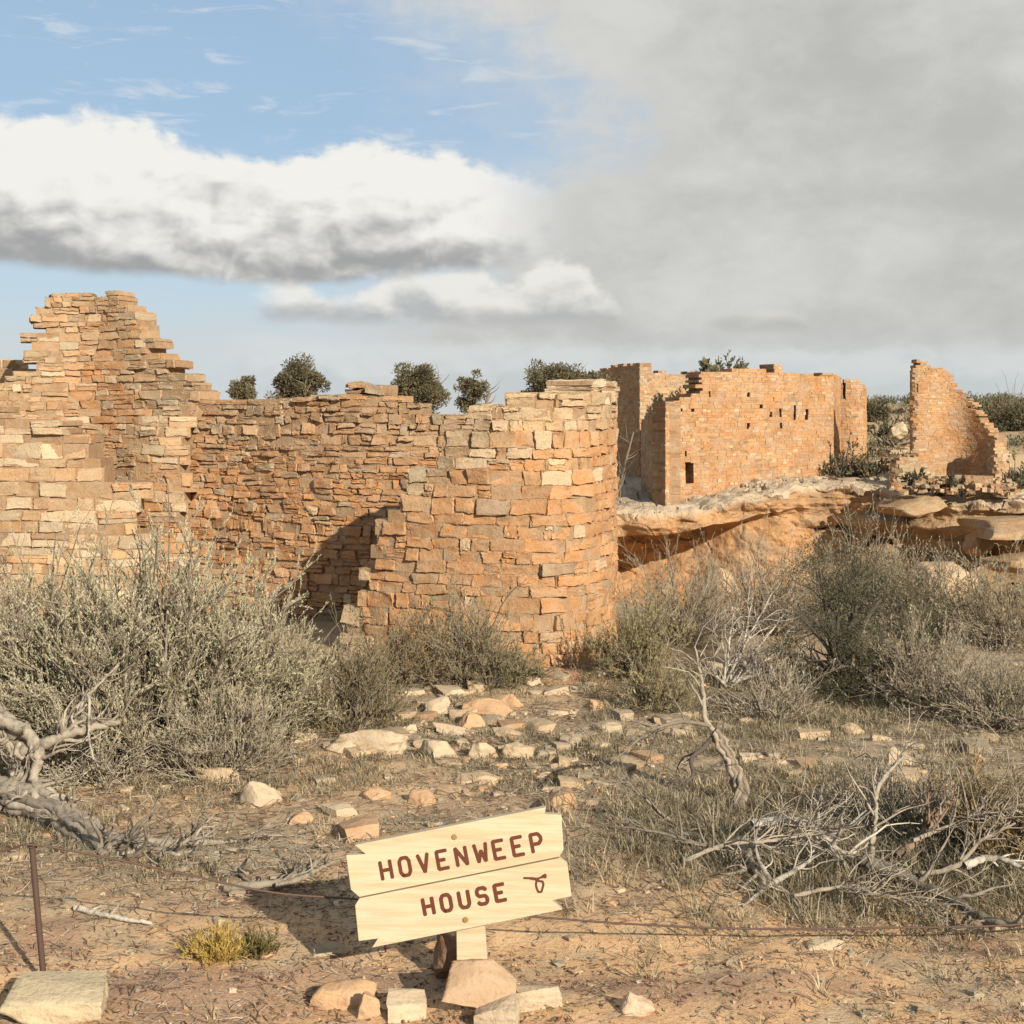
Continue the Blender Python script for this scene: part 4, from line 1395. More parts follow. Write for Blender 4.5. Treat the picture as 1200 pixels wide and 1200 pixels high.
def g3(u, v, lift=0.0):
    """point on the ground seen at photo (u, v)"""
    d = gd(v)
    x = (u - CU) / FOC * d
    return [x, d, float(gz(x, d)) + lift]


# gnarled dead juniper at the left frame edge
root = thing('dead_juniper', 'gnarled grey dead juniper lying at the left frame edge with limbs sprawled on the sand', 'dead tree', g3(-10, 935))
O = np.array(root.location)
def local(o, root):
    o.location = tuple(-np.array(root.location))
a_ = Acc()
limb(a_, [px(-55, 800, 6.3), px(-5, 836, 6.15), px(22, 868, 6.05), px(30, 905, 6.0), px(8, 935, 6.0), px(-40, 950, 6.1)], 0.05, 0.065, DEADC * 1.15, 1, 10, (0.15, 0.4), 0.3, grand=14, sides=12, K=40, gnarl=0.04, strands=9)
limb(a_, [px(-60, 905, 6.2), px(0, 926, 6.0), px(45, 940, 5.85), px(85, 962, 5.65), px(115, 985, 5.45)], 0.08, 0.04, DEADC * 1.1, 2, 8, (0.1, 0.3), 0.1, grand=10, sides=12, K=40, gnarl=0.04, strands=10)
local(a_.build('trunk', M_WOOD, root, True), root)
a_ = Acc()
limb(a_, [px(18, 885, 6.0), px(50, 872, 5.95), px(95, 856, 5.95), px(140, 846, 6.0)], 0.03, 0.012, DEADC * 1.15, 3, 10, (0.1, 0.3), 0.3, grand=20)
limb(a_, [px(10, 938, 5.9), px(60, 950, 5.7), px(105, 975, 5.5), px(150, 992, 5.35), px(205, 1000, 5.25), px(300, 1008, 5.2)], 0.046, 0.010, DEADC * 1.15, 4, 16, (0.1, 0.35), 0.15, grand=34, K=36, gnarl=0.05, strands=6)
limb(a_, [px(70, 955, 5.65), px(105, 985, 5.42), px(135, 1008, 5.25), px(190, 1022, 5.1), px(262, 1032, 5.0), px(318, 1042, 4.92)], 0.050, 0.012, DEADC, 5, 18, (0.1, 0.35), 0.1, grand=34, K=36, gnarl=0.05, strands=6)
limb(a_, [px(100, 975, 5.5), px(150, 985, 5.4), px(230, 988, 5.35), px(300, 985, 5.4)], 0.028, 0.008, DEADC * 1.1, 6, 18, (0.08, 0.3), 0.15, grand=20)
limb(a_, [px(-30, 915, 6.1), px(30, 925, 5.88), px(78, 948, 5.68), px(120, 975, 5.45), px(160, 1000, 5.25)], 0.034, 0.012, DEADC * 1.2, 12, 10, (0.1, 0.3), 0.15, grand=16)
limb(a_, [px(20, 945, 5.85), px(70, 968, 5.6), px(118, 998, 5.35), px(170, 1014, 5.15), px(240, 1020, 5.05)], 0.022, 0.008, DEADC * 0.8, 13, 10, (0.1, 0.3), 0.15, grand=16)
limb(a_, [px(-5, 842, 6.05), px(30, 858, 5.98), px(46, 885, 5.92), px(40, 915, 5.88), px(60, 935, 5.75)], 0.03, 0.018, DEADC * 1.25, 14, 6, (0.1, 0.25), 0.2, grand=8)
limb(a_, [px(60, 868, 6.1), px(90, 830, 6.2), px(118, 800, 6.25), px(140, 778, 6.3)], 0.014, 0.004, DEADC * 1.2, 7, 8, (0.1, 0.3), 0.3, grand=12)
limb(a_, [px(80, 862, 6.0), px(103, 815, 6.0), px(104, 862, 5.9), px(110, 890, 5.85)], 0.008, 0.004, WHITEC * 0.8, 8, 4, (0.1, 0.2), 0.1)
local(a_.build('branches', M_WOOD, root, True), root)

# branch piece lying left of the sign
root = thing('fallen_branch', 'forked grey branch lying under the fence cable left of the sign', 'fallen branch', g3(330, 1050))
a_ = Acc()
limb(a_, [g3(262, 1050, 0.02), g3(310, 1050, 0.03), px(345, 1030, 4.95), px(378, 1005, 5.05)], 0.016, 0.008, DEADC * 0.9, 9, 8, (0.08, 0.22), 0.1, grand=10)
limb(a_, [g3(322, 1052, 0.025), g3(350, 1045, 0.03), px(390, 1010, 5.1)], 0.012, 0.006, DEADC, 10, 5, (0.05, 0.2), 0.1)
local(a_.build('wood', M_WOOD, root, True), root)
root = thing('fallen_branch', 'straight pale stick lying flat on the sand below the cable at left', 'fallen branch', g3(130, 1088))
a_ = Acc()
limb(a_, [g3(88, 1080, 0.015), g3(130, 1088, 0.015), g3(178, 1090, 0.012)], 0.010, 0.006, WHITEC, 11, 2, (0.05, 0.1), 0)
local(a_.build('wood', M_WOOD, root, True), root)

# dead tree snag
root = thing('dead_tree', 'leaning dead tree whose bare grey trunk curves up into thin twigs', 'dead tree', g3(872, 965))
a_ = Acc()
limb(a_, [px(868, 985, 5.6), px(864, 955, 5.75), px(868, 925, 5.85), px(858, 892, 5.9), px(838, 856, 5.95)], 0.036, 0.027, np.array([0.25, 0.195, 0.14]), 21, 0, sides=12, K=30, gnarl=0.04, strands=7)
local(a_.build('trunk', M_WOOD, root, True), root)
a_ = Acc()
limb(a_, [px(838, 858, 5.95), px(826, 842, 5.95), px(824, 815, 6.0), px(820, 785, 6.0), px(814, 758, 6.05)], 0.013, 0.004, DEADC * 1.15, 22, 10, (0.08, 0.25), 0.3, grand=16)
limb(a_, [px(838, 862, 5.95), px(820, 880, 5.9), px(810, 890, 5.85), px(812, 908, 5.8), px(796, 926, 5.75)], 0.012, 0.006, np.array([0.09, 0.07, 0.055]), 23, 6, (0.06, 0.2), -0.1, grand=6)
limb(a_, [px(832, 850, 5.95), px(800, 846, 5.85), px(765, 855, 5.75), px(735, 878, 5.65), px(715, 895, 5.6)], 0.010, 0.003, DEADC * 0.7, 24, 12, (0.08, 0.25), -0.05, grand=18)
limb(a_, [px(858, 950, 5.75), px(815, 965, 5.6), px(780, 958, 5.5), px(755, 935, 5.45), px(735, 925, 5.4)], 0.013, 0.004, DEADC * 0.8, 25, 12, (0.08, 0.25), 0.2, grand=22)
limb(a_, [px(862, 965, 5.7), px(838, 985, 5.5), px(800, 1000, 5.35), px(770, 1010, 5.25)], 0.012, 0.004, DEADC * 0.8, 26, 10, (0.08, 0.25), 0.25, grand=20)
local(a_.build('branches', M_WOOD, root, True), root)

# bare white shrub
root = thing('dead_shrub', 'bare silvery white shrub fanning up behind the leaning dead tree', 'dead shrub', g3(852, 808))
a_ = Acc()
r_ = np.random.default_rng(9)
b0 = px(852, 806, 8.45)
for i, (u, v) in enumerate([(870, 740), (882, 700), (905, 695), (925, 712), (950, 757), (935, 740), (845, 745), (832, 770), (900, 760), (860, 715)]):
    dd = 8.45 + r_.uniform(-0.25, 0.35)
    mid = px(852 + (u - 852) * 0.45 + r_.uniform(-6, 6), 806 + (v - 806) * 0.42, (dd + 8.45) / 2)
    limb(a_, [b0 + r_.normal(0, 0.02, 3), mid, px(u, v, dd)], 0.012, 0.003, WHITEC, 30 + i, 9, (0.08, 0.28), 0.15, (0.3, 0.8), 12, K=12, sides=6)
local(a_.build('branches', M_WOOD, root, True), root)

# dark juniper shrub with visible trunk
def dark_juniper():
    r = np.random.default_rng(71)
    root = thing('juniper_bush', 'dark half dead juniper with a black shaded trunk, largest shrub on the right', 'shrub', g3(985, 815))
    O = np.array(root.location)
    w = Acc()
    P = []
    b0 = np.array(g3(985, 815))
    tips = [(985, 690, 8.5), (960, 668, 8.7), (1010, 660, 8.8), (1040, 690, 8.4), (1075, 715, 8.6), (1090, 760, 8.3), (935, 720, 8.5), (940, 765, 8.3), (1030, 770, 8.0), (1060, 790, 8.2), (995, 720, 9.1), (970, 740, 7.9)]
    mids = Acc()
    for i, (u, v, d) in enumerate(tips):
        mid = px(985 + (u - 985) * 0.35 + r.uniform(-8, 8), 815 + (v - 815) * 0.5, (d + gd(815)) / 2)
        limb(w, [b0 + r.normal(0, 0.03, 3), mid, px(u, v, d)], 0.022, 0.005, np.array([0.085, 0.068, 0.052]), 70 + i, 16, (0.10, 0.32), 0.1, (0.4, 1.1), 40, K=12, sides=7)
    local(w.build('trunk', M_WOOD, root, True), root)
    lf = Acc()
    for i, (u, v, d) in enumerate(tips + [(1000, 680, 8.6), (1050, 740, 8.4), (955, 705, 8.5), (1020, 735, 8.3), (985, 770, 8.2), (1075, 775, 8.3), (950, 790, 8.2), (1000, 795, 8.0)]):
        c = px(u, v, d)
        for k in range(5):
            cc = c + r.normal(0, 0.10, 3)
            n = 260
            off = norm(r.normal(0, 1, (n, 3))) * (r.random((n, 1)) ** 0.5) * 0.10
            C = np.array((0.115, 0.105, 0.062))[None] * r.uniform(0.6, 1.5) * r.uniform(0.6, 1.4, (n, 1))
            leaves(lf, cc + off, norm(off + r.normal(0, 0.03, (n, 3)) + np.array([0, 0, 0.03])), r.uniform(0.012, 0.03, n), r.uniform(0.003, 0.006, n), C, r)
    local(lf.build('foliage', M_LEAF, root), root)


dark_juniper()

# the brush pile on the right
def dead_log(label, segs, name='fallen_branch', cat='fallen branch', mat=M_WOOD):
    root = thing(name, label, cat, tuple(np.array(segs[0]['pts'][0])))
    acc = Acc()
    for s in segs:
        limb(acc, **{**s, 'pts': [np.array([0, 0, EYE]) + (np.array(p) - np.array([0, 0, EYE])) * 0.965 for p in s['pts']]})
    local(acc.build('wood', mat, root, True), root)
    return root


dead_log('long dark log slanting down to the right through the brush', [dict(pts=[px(1012, 1010, 5.15), px(1060, 1028, 5.05), px(1115, 1055, 4.85), px(1160, 1078, 4.65), px(1195, 1082, 4.6)], r0=0.026, r1=0.010, colr=DEADC * 0.75, seed=41, kids=10, kid_len=(0.08, 0.3), kid_up=0.2, grand=14)])
dead_log('broken reddish log propped up in the right hand brush', [dict(pts=[px(1050, 1005, 5.2), px(1075, 985, 5.25), px(1100, 955, 5.35), px(1122, 928, 5.45)], r0=0.017, r1=0.010, colr=np.array([0.21, 0.135, 0.09]), seed=42, kids=6, kid_len=(0.1, 0.3), kid_up=0.3, grand=8)])
dead_log('pale dead branch lying across the middle of the brush pile', [dict(pts=[px(882, 968, 5.5), px(915, 962, 5.5), px(948, 968, 5.4), px(975, 992, 5.25), px(1000, 1005, 5.2)], r0=0.024, r1=0.013, colr=WHITEC * 0.95, seed=43, kids=16, kid_len=(0.1, 0.35), kid_up=0.25, grand=26)])
dead_log('star shaped root of pale dead twigs at the front of the brush pile', [
    dict(pts=[px(905, 1035, 5.0), px(935, 1018, 5.05), px(960, 1000, 5.15)], r0=0.011, r1=0.004, colr=WHITEC * 0.8, seed=44, kids=6, kid_len=(0.06, 0.2), kid_up=0.1, grand=8),
    dict(pts=[px(905, 1035, 5.0), px(890, 1010, 5.1), px(885, 990, 5.2)], r0=0.010, r1=0.005, colr=WHITEC * 0.8, seed=45, kids=5, kid_len=(0.06, 0.2), kid_up=0.1, grand=8),
    dict(pts=[px(905, 1035, 5.0), px(885, 1050, 4.9), px(870, 1062, 4.85)], r0=0.009, r1=0.004, colr=WHITEC * 0.7, seed=46, kids=5, kid_len=(0.05, 0.15), kid_up=0.1),
    dict(pts=[px(905, 1035, 5.0), px(928, 1052, 4.9), px(940, 1075, 4.75)], r0=0.009, r1=0.004, colr=WHITEC * 0.7, seed=47, kids=5, kid_len=(0.05, 0.15), kid_up=0.1)])
dead_log('bleached curled branch at the right frame edge of the brush', [dict(pts=[px(1130, 1015, 5.0), px(1160, 1005, 5.05), px(1188, 1012, 5.0), px(1215, 1030, 4.95)], r0=0.015, r1=0.005, colr=WHITEC, seed=48, kids=8, kid_len=(0.06, 0.25), kid_up=0.15, grand=10)])
dead_log('thin upright dead branch forking above the dark log', [dict(pts=[px(1020, 1005, 5.2), px(1026, 960, 5.25), px(1030, 920, 5.3), px(1060, 885, 5.4)], r0=0.012, r1=0.004, colr=DEADC * 1.2, seed=49, kids=12, kid_len=(0.08, 0.3), kid_up=0.2, grand=18)])
dead_log('dark crooked branch rising behind the pale dead branch', [dict(pts=[px(975, 975, 5.6), px(1000, 940, 5.8), px(1030, 920, 5.95), px(1052, 905, 6.0)], r0=0.011, r1=0.004, colr=DEADC * 0.5, seed=50, kids=10, kid_len=(0.08, 0.25), kid_up=0.2, grand=12)])
dead_log('long drooping grey branch on the near side of the brush pile', [dict(pts=[px(868, 985, 5.4), px(880, 1010, 5.2), px(895, 1035, 5.0), px(890, 1050, 4.95)], r0=0.022, r1=0.010, colr=DEADC * 1.25, seed=51, kids=8, kid_len=(0.08, 0.25), kid_up=0.05, grand=10)])
dead_log('low dark branch reaching left out of the brush pile', [dict(pts=[px(860, 1000, 5.3), px(820, 990, 5.3), px(770, 975, 5.35), px(720, 968, 5.4)], r0=0.010, r1=0.003, colr=DEADC * 0.75, seed=52, kids=14, kid_len=(0.08, 0.25), kid_up=0.25, grand=24)])
dead_log('heap of fine grey twigs at the foot of the leaning dead tree', [dict(pts=[px(800, 1010, 5.2), px(850, 990, 5.2), px(905, 985, 5.2), px(960, 975, 5.25)], r0=0.009, r1=0.004, colr=DEADC * 1.2, seed=60, kids=34, kid_len=(0.12, 0.4), kid_up=0.35, grand=70)])
dead_log('mat of crossed grey twigs in front of the long dark log', [dict(pts=[px(930, 1050, 4.85), px(985, 1040, 4.85), px(1040, 1050, 4.8), px(1090, 1062, 4.75)], r0=0.008, r1=0.003, colr=DEADC * 1.15, seed=61, kids=30, kid_len=(0.1, 0.3), kid_up=0.3, grand=60)])
dead_log('mound of dead twigs between the reddish log and the right frame edge', [dict(pts=[px(1070, 985, 5.2), px(1120, 965, 5.25), px(1165, 950, 5.3), px(1215, 955, 5.3)], r0=0.009, r1=0.004, colr=DEADC * 1.1, seed=62, kids=30, kid_len=(0.15, 0.4), kid_up=0.35, grand=60)])
dead_log('tangle of twisted grey twigs at the right of the log', [dict(pts=[px(1080, 1025, 5.0), px(1120, 1015, 5.0), px(1150, 985, 5.1), px(1190, 965, 5.2)], r0=0.010, r1=0.004, colr=DEADC * 0.9, seed=53, kids=16, kid_len=(0.1, 0.3), kid_up=0.2, grand=30)])

# ------------------------------------------------------------------ dry grass and litter
def grass():
    r = np.random.default_rng(55)
    acc = Acc()

    def tufts(n, xr, yr, hr, per, dens, colrs, spread=0.03):
        x, y = r.uniform(*xr, n), r.uniform(*yr, n)
        k = r.random(n) < dens(x, y)
        x, y = x[k], y[k]
        n = len(x)
        if n == 0:
            return
        ids = np.repeat(np.arange(n), per)
        m = len(ids)
        a = r.uniform(0, 6.28, m)
        rr = spread * np.sqrt(r.random(m))
        bx, by = x[ids] + rr * np.cos(a), y[ids] + rr * np.sin(a)
        hh = r.uniform(*hr, n)[ids] * r.uniform(0.4, 1.2, m)
        lean = r.uniform(0.2, 1.8, m)
        a2 = a + r.normal(0, 0.6, m)
        top = np.stack([np.cos(a2) * lean * hh, np.sin(a2) * lean * hh, hh], 1)
        base = np.stack([bx, by, gz(bx, by) - 0.005], 1)
        mid = base + top * np.array([0.35, 0.35, 0.6])
        tip = base + top * np.array([1, 1, 0.95])
        w = r.uniform(0.0012, 0.0028, m)[:, None]
        sd = np.stack([np.sin(a2), -np.cos(a2), 0 * a2], 1)
        V = np.stack([base - sd * w, base + sd * w, mid + sd * w * 0.8, mid - sd * w * 0.8, tip], 1)
        i = np.arange(m)[:, None] * 5
        C = np.array(colrs)[r.integers(0, len(colrs), n)][ids] * r.uniform(0.6, 1.4, (m, 1))
        acc.add(V.reshape(-1, 3), [i + np.array([[0, 1, 2, 3]]), i + np.array([[3, 2, 4]])], np.repeat(C, 5, 0))
    GC = [(0.38, 0.30, 0.19), (0.30, 0.25, 0.165), (0.24, 0.205, 0.13), (0.42, 0.31, 0.18)]
    DK = [(0.20, 0.175, 0.105), (0.25, 0.215, 0.14), (0.31, 0.26, 0.17)]
    patch = lambda x, y: smooth(0.40, 0.62, fbm(x * 1.6, y * 1.6, 66, 4))
    mid = lambda x, y: patch(x, y) * (0.25 + 0.75 * smooth(4.4, 5.4, y)) * (1 - 0.85 * np.exp(-(((x - 0.4) / 0.5) ** 2 + ((y - 8.7) / 0.5) ** 2))) * (1 - 0.8 * np.exp(-(((x + 1.2) / 0.55) ** 2 + ((y - 6.2) / 0.4) ** 2)))
    tufts(15000, (-3.0, 3.4), (4.3, 9.2), (0.012, 0.045), 16, mid, GC + DK, 0.055)
    # thick grass under the brush pile
    pile = lambda x, y: np.exp(-(((x - 1.35) / 0.95) ** 2 + ((y - 5.15) / 0.5) ** 2)) * (0.35 + 0.65 * patch(x, y))
    tufts(2600, (0.1, 2.6), (4.5, 6.2), (0.03, 0.13), 24, pile, DK + GC[:2], 0.06)
    # grass on the right slope
    tufts(4200, (0.4, 3.6), (5.6, 9.0), (0.02, 0.075), 16, lambda x, y: 0.25 + 0.7 * patch(x, y), GC + DK, 0.05)
    # few in the foreground and under the sagebrush
    tufts(500, (-2.0, 2.0), (3.3, 4.6), (0.015, 0.06), 12, lambda x, y: 0.5 * patch(x, y), GC)
    tufts(1000, (-3.0, -0.6), (5.4, 7.4), (0.02, 0.08), 16, lambda x, y: 0.6 * patch(x, y), GC + DK, 0.05)
    o = acc.build('dry_grass', M_LEAF)
    tag(o, 'dry tan and grey grass tufts over the ground', 'dry grass', None, 'stuff')


grass()


def litter():
    r = np.random.default_rng(56)
    acc = Acc()
    n = 40000
    x, y = r.uniform(-3.2, 3.4, n), 3.3 + 6.0 * r.random(n) ** 1.2
    k = r.random(n) < 0.25 + 0.75 * smooth(0.4, 0.6, fbm(x * 1.3, y * 1.3, 88, 3))
    x, y = x[k], y[k]
    n = len(x)
    a = r.uniform(0, 6.28, n)
    L = r.uniform(0.012, 0.07, n) * r.uniform(0.4, 1.2, n) * (1 + 1.2 * smooth(4.3, 5.2, y))
    P = grow(np.stack([x, y, gz(x, y) + 0.006], 1), np.stack([np.cos(a), np.sin(a), 0 * a + 0.05], 1), L, 5, 0.18, 0, r)
    P[..., 2] = np.maximum(gz(P[..., 0], P[..., 1]) + 0.004, np.minimum(P[..., 2], gz(P[..., 0], P[..., 1]) + 0.03))
    rd = taper(n, 5, r.uniform(0.0010, 0.0026, n), np.full(n, 0.0009))
    cs = np.array([(0.36, 0.29, 0.21), (0.28, 0.22, 0.155), (0.20, 0.145, 0.10), (0.42, 0.35, 0.26), (0.24, 0.13, 0.085)])
    tubes(acc, P, rd, 3, cs[r.integers(0, 5, n)] * r.uniform(0.7, 1.2, (n, 1)))
    # crumbs of dark bark and dead leaves
    n = 30000
    x, y = r.uniform(-2.6, 2.8, n), 3.3 + 4.5 * r.random(n) ** 1.3
    k = r.random(n) < smooth(0.42, 0.62, fbm(x * 2.2, y * 2.2, 99, 4))
    x, y = x[k], y[k]
    n = len(x)
    d = norm(np.stack([r.normal(0, 1, n), r.normal(0, 1, n), r.normal(0, 0.25, n)], 1))
    leaves(acc, np.stack([x, y, gz(x, y) + 0.004], 1), d, r.uniform(0.008, 0.03, n), r.uniform(0.004, 0.012, n), np.array([(0.20, 0.10, 0.07), (0.22, 0.145, 0.095), (0.17, 0.125, 0.085), (0.32, 0.26, 0.18)])[r.integers(0, 4, n)] * r.uniform(0.7, 1.2, (n, 1)), r)
    o = acc.build('twig_litter', M_LEAF)
    tag(o, 'dead twigs and leaf litter strewn over the sand', 'litter', None, 'stuff')


litter()

# ------------------------------------------------------------------ fence: rusty post and cable
def fence():
    root = thing('cable_fence', 'low rusty cable fence with a thin leaning post set in a stone', 'fence', g3(53, 1168))
    O = np.array(root.location)
    M, e, b = mat_base('rusty_iron', 0.7)
    e.l.new(vcol(e), b.inputs['Base Color'])
    rust = np.array([0.075, 0.045, 0.032])
    a = Acc()
    foot, head = px(53, 1168, 4.0), px(37, 988, 4.02)
    P = (foot + (head - foot) * np.linspace(0, 1, 10)[:, None])[None]
    tubes(a, P, np.full((1, 10), 0.0085), 10, rust[None])
    # head cap
    ring = P[:, -1:] + np.array([[[0, 0, 0.0], [0, 0, 0.0005]]])
    tubes(a, ring, np.array([[0.0085, 0.0002]]), 10, rust[None])
    local(a.build('post', M, root, True), root)
    a = Acc()
    k = crom([px(-420, 985, 4.2), px(-120, 1015, 4.06), px(0, 998, 4.03), px(37, 990, 4.005), px(120, 1004, 4.06), px(220, 1025, 4.1), px(320, 1046, 4.14), px(420, 1054, 4.18), px(540, 1066, 4.22), px(670, 1078, 4.26), px(800, 1086, 4.28), px(930, 1089, 4.30), px(1060, 1087, 4.32), px(1200, 1083, 4.34), px(1420, 1060, 4.38)], 8)
    tubes(a, k[None], np.full((1, len(k)), 0.0032), 6, rust[None] * 1.3)
    local(a.build('cable', M, root, True), root)
    a = Acc()
    t = np.linspace(0, 4 * np.pi, 30)
    c = px(37.5, 991, 4.018)
    P = np.stack([c[0] + 0.0125 * np.cos(t), c[1] + 0.0125 * np.sin(t), c[2] + 0.012 * (t / t[-1] - 0.5)], 1)[None]
    tubes(a, P, np.full((1, 30), 0.0022), 5, rust[None] * 1.2)
    local(a.build('wire_tie', M, root, True), root)


fence()

# ------------------------------------------------------------------ the sign
def sign():
    D0 = 4.0
    mpp = D0 / FOC                                        # metres per photo pixel at the sign
    TH = R(11.0)
    cu, cv = 538.0, 1030.0
    root = thing('wooden_sign', 'tilted cream wooden sign with ragged ends reading HOVENWEEP HOUSE', 'sign', tuple(px(548, 1180, D0 + 0.02)))

    def loc(u, v):
        """photo point -> sign plane coordinates, metres, level with the boards"""
        x, y = (u - cu) * mpp, -(v - cv) * mpp
        return (x * math.cos(TH) + y * math.sin(TH), -x * math.sin(TH) + y * math.cos(TH))
    # frame of the sign plane
    frame_o = px(cu, cv, D0)
    ex = np.array([math.cos(TH), 0.0, math.sin(TH)])
    lean = R(4)
    ez = np.array([-math.sin(TH), math.sin(lean), math.cos(TH)])
    ez = norm(ez)
    ey = np.cross(ez, ex)                                 # away from camera
    if ey[1] < 0:
        ey = -ey

    def W(x, z, y=0.0):
        return frame_o + ex * x + ez * z + ey * y

    m, e, b = mat_base('new_pine', 0.62)
    tc = e.node('ShaderNodeTexCoord').outputs['Object']
    mp = e.node('ShaderNodeMapping')
    e.l.new(tc, mp.inputs[0])
    mp.inputs['Rotation'].default_value = (0, TH, 0)
    mp.inputs['Scale'].default_value = (1.6, 8, 26)
    n = e.noise(mp.outputs[0], 2.2, 6, 0.6, 0.8)
    n2 = e.noise(mp.outputs[0], 9, 4, 0.6, 0.2)
    c = e.mix(e.ss(n, 0.35, 0.7), (0.49, 0.40, 0.265), (0.405, 0.312, 0.185))
    c = e.mix(e.m('MULTIPLY', e.ss(n2, 0.55, 0.75), 0.35), c, (0.27, 0.185, 0.10))
    n5 = e.noise(tc, 11, 5, 0.65)
    c = e.mix(e.m('MULTIPLY', e.ss(n5, 0.5, 0.72), 0.3), c, (0.36, 0.31, 0.245))
    e.l.new(c, b.inputs['Base Color'])
    bump(e, b, e.m('ADD', n, e.m('MULTIPLY', n2, 0.5)), 0.35, 0.003)
    mp_, e2, b2 = mat_base('routed_brown_paint', 0.7)
    b2.inputs['Base Color'].default_value = (0.10, 0.030, 0.015, 1)
    m3, e3, b3 = mat_base('bolt_steel', 0.5)
    b3.inputs['Base Color'].default_value = (0.34, 0.22, 0.08, 1)
    b3.inputs['Metallic'].default_value = 0.6

    import bmesh

    def plate(name, pts, y0, y1, mat, parent, bev=0.002):
        bm = bmesh.new()
        f = [bm.verts.new(W(x, z, y0)) for x, z in pts]
        k = [bm.verts.new(W(x, z, y1)) for x, z in pts]
        n_ = len(pts)
        bm.faces.new(f)
        bm.faces.new(k[::-1])
        for i in range(n_):
            j = (i + 1) % n_
            bm.faces.new((f[j], f[i], k[i], k[j]))
        bmesh.ops.recalc_face_normals(bm, faces=bm.faces)
        if bev:
            ed = [q for q in bm.edges if abs(q.calc_face_angle(0)) > 0.6]
            bmesh.ops.bevel(bm, geom=ed, offset=bev, segments=2, affect='EDGES', profile=0.6)
        bmesh.ops.triangulate(bm, faces=[q for q in bm.faces if len(q.verts) > 4])
        me = bpy.data.meshes.new(name)
        bm.to_mesh(me)
        bm.free()
        me.materials.append(mat)
        o = bpy.data.objects.new(name, me)
        col.objects.link(o)
        o.parent = parent
        return o
    up = [loc(*p) for p in [(421, 1051.4), (411, 1043), (405, 1003.5), (428, 1002), (415, 991.5), (640, 947), (638, 955), (658, 956), (660.5, 996), (655.5, 1004.2)]]
    lo = [loc(*p) for p in [(421, 1053.0), (655.8, 1005.6), (665, 1012.5), (669.5, 1049.5), (647, 1054.5), (659, 1065), (436, 1109.5), (443, 1099), (420.5, 1102), (416, 1061)]]
    local_ = lambda o: local(o, root)
    bu = plate('board', up, 0, 0.030, m, root)
    bl = plate('board', lo, 0.001, 0.0305, m, root)
    local_(bu)
    local_(bl)
    # routed letters: strokes on a 0..1 box (x, y)
    LET = {
        'H': [[(0, 0), (0, 1)], [(1, 0), (1, 1)], [(0, .5), (1, .5)]],
        'O': [[(0.22, 0), (0.78, 0), (1, .2), (1, .8), (.78, 1), (.22, 1), (0, .8), (0, .2), (0.22, 0)]],
        'V': [[(0, 1), (.5, 0), (1, 1)]],
        'E': [[(1, 0), (0, 0), (0, 1), (1, 1)], [(0, .5), (.72, .5)]],
        'N': [[(0, 0), (0, 1), (1, 0), (1, 1)]],
        'W': [[(0, 1), (.2, 0), (.5, .62), (.8, 0), (1, 1)]],
        'P': [[(0, 0), (0, 1), (.75, 1), (1, .8), (1, .62), (.75, .44), (0, .44)]],
        'U': [[(0, 1), (0, .2), (.22, 0), (.78, 0), (1, .2), (1, 1)]],
        'S': [[(1, .86), (.8, 1), (.2, 1), (0, .85), (0, .65), (.2, .5), (.8, .5), (1, .36), (1, .15), (.8, 0), (.2, 0), (0, .14)]],
    }

    def strokes(acc, pl, t):
        """flat band along a polyline in the sign plane, with joints filled"""
        for (x0, z0), (x1, z1) in zip(pl[:-1], pl[1:]):
            L = math.hypot(x1 - x0, z1 - z0)
            if L < 1e-6:
                continue
            dx, dz = (x1 - x0) / L, (z1 - z0) / L
            h = t / 2
            nx, nz = -dz, dx
            # octagon-ended bar
            pts = [(x0 - dx * h * .5 + nx * h * .5, z0 - dz * h * .5 + nz * h * .5), (x0 + nx * h, z0 + nz * h), (x1 + nx * h, z1 + nz * h), (x1 + dx * h * .5 + nx * h * .5, z1 + dz * h * .5 + nz * h * .5),
                   (x1 + dx * h * .5 - nx * h * .5, z1 + dz * h * .5 - nz * h * .5), (x1 - nx * h, z1 - nz * h), (x0 - nx * h, z0 - nz * h), (x0 - dx * h * .5 - nx * h * .5, z0 - dz * h * .5 - nz * h * .5)]
            strokes.k += 1
            y = -0.0009 - 0.00004 * (strokes.k % 7)
            V = [W(x, z, y) for x, z in pts] + [W(x, z, 0.0012) for x, z in pts]
            q = np.arange(8)
            acc.add(V, [np.array([[0, 1, 2, 3, 4, 5, 6, 7]]), np.stack([q, (q + 8), (q + 1) % 8 + 8, (q + 1) % 8], 1)], (0, 0, 0))
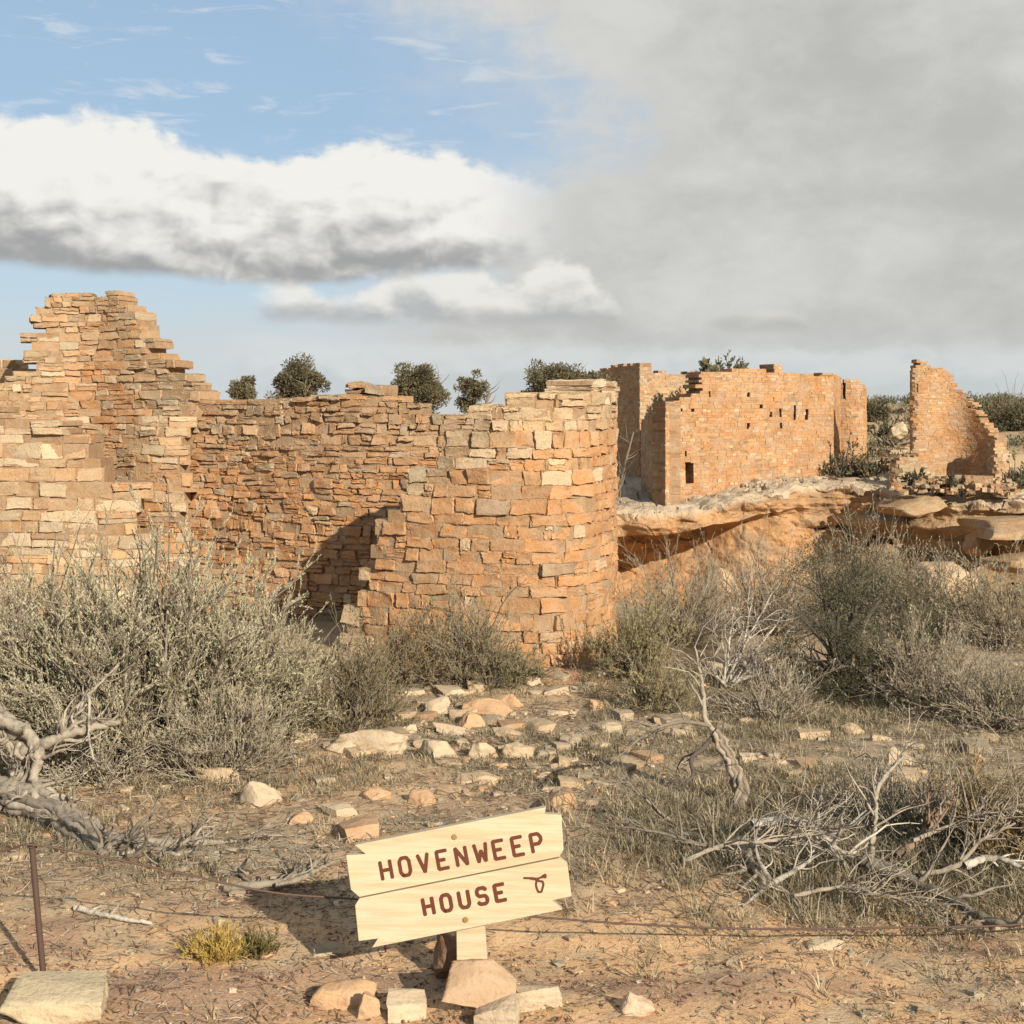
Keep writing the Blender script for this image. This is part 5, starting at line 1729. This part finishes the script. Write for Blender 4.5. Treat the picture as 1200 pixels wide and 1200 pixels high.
    strokes.k = 0

    def word(txt, p0, p1, hpx, parent, t=0.0102, fill=0.70):
        """letters spread from photo point p0 (lower left) to p1 (lower right)"""
        (x0, z0), (x1, z1) = loc(*p0), loc(*p1)
        h = hpx * mpp
        n_ = len(txt)
        pitch = (x1 - x0 + (x1 - x0) / n_ * (1 - fill) / 1.0) / n_
        acc = Acc()
        for i, ch in enumerate(txt):
            lx = x0 + i * pitch
            lz = z0 + (z1 - z0) * i / max(1, n_ - 1)
            lw = pitch * (fill + (0.10 if ch == 'W' else 0.0))
            for s in LET[ch]:
                strokes(acc, [(lx + t / 2 + p[0] * (lw - t), lz + t / 2 + p[1] * (h - t)) for p in s], t)
        acc.build('lettering', mp_, parent)
    word('HOVENWEEP', (447, 1033.5), (639, 998.5), 24.5, bu)
    word('HOUSE', (497, 1074), (596, 1055), 22.5, bl)
    # curled arrow mark
    acc = Acc()
    lp = lambda pts: [loc(*p) for p in pts]
    strokes(acc, lp([(614, 1028.6), (622, 1028.9), (630, 1029.4), (636, 1027), (639.5, 1024.5)]), 0.0055)
    strokes(acc, lp([(622, 1029), (631, 1030)]), 0.0075)
    strokes(acc, lp([(635, 1027.6), (639, 1025.2), (639, 1028)]), 0.008)
    strokes(acc, lp([(629, 1031), (628.2, 1036), (629, 1040), (631, 1044.5), (634.5, 1044.5), (636, 1040), (637, 1036), (636, 1032.5), (631, 1032)]), 0.0055)
    acc.build('arrow_mark', mp_, bl)
    # bolts
    for p, par in (((532.5, 981.5), bu), ((546, 1076.5), bl)):
        x, z = loc(*p)
        pts = [(x + 0.0078 * math.cos(a), z + 0.0078 * math.sin(a)) for a in np.linspace(0, 2 * math.pi, 12, endpoint=False)]
        plate('bolt', pts, -0.004, 0.004, m3, par, 0.001)
    # post
    pp = [loc(*p) for p in [(529, 1060), (534, 1180), (573, 1174), (561, 1050)]]
    local_(plate('post', [loc(533, 1000), loc(536, 1205), loc(576, 1200), loc(561, 995)], 0.0312, 0.070, m, root))


sign()
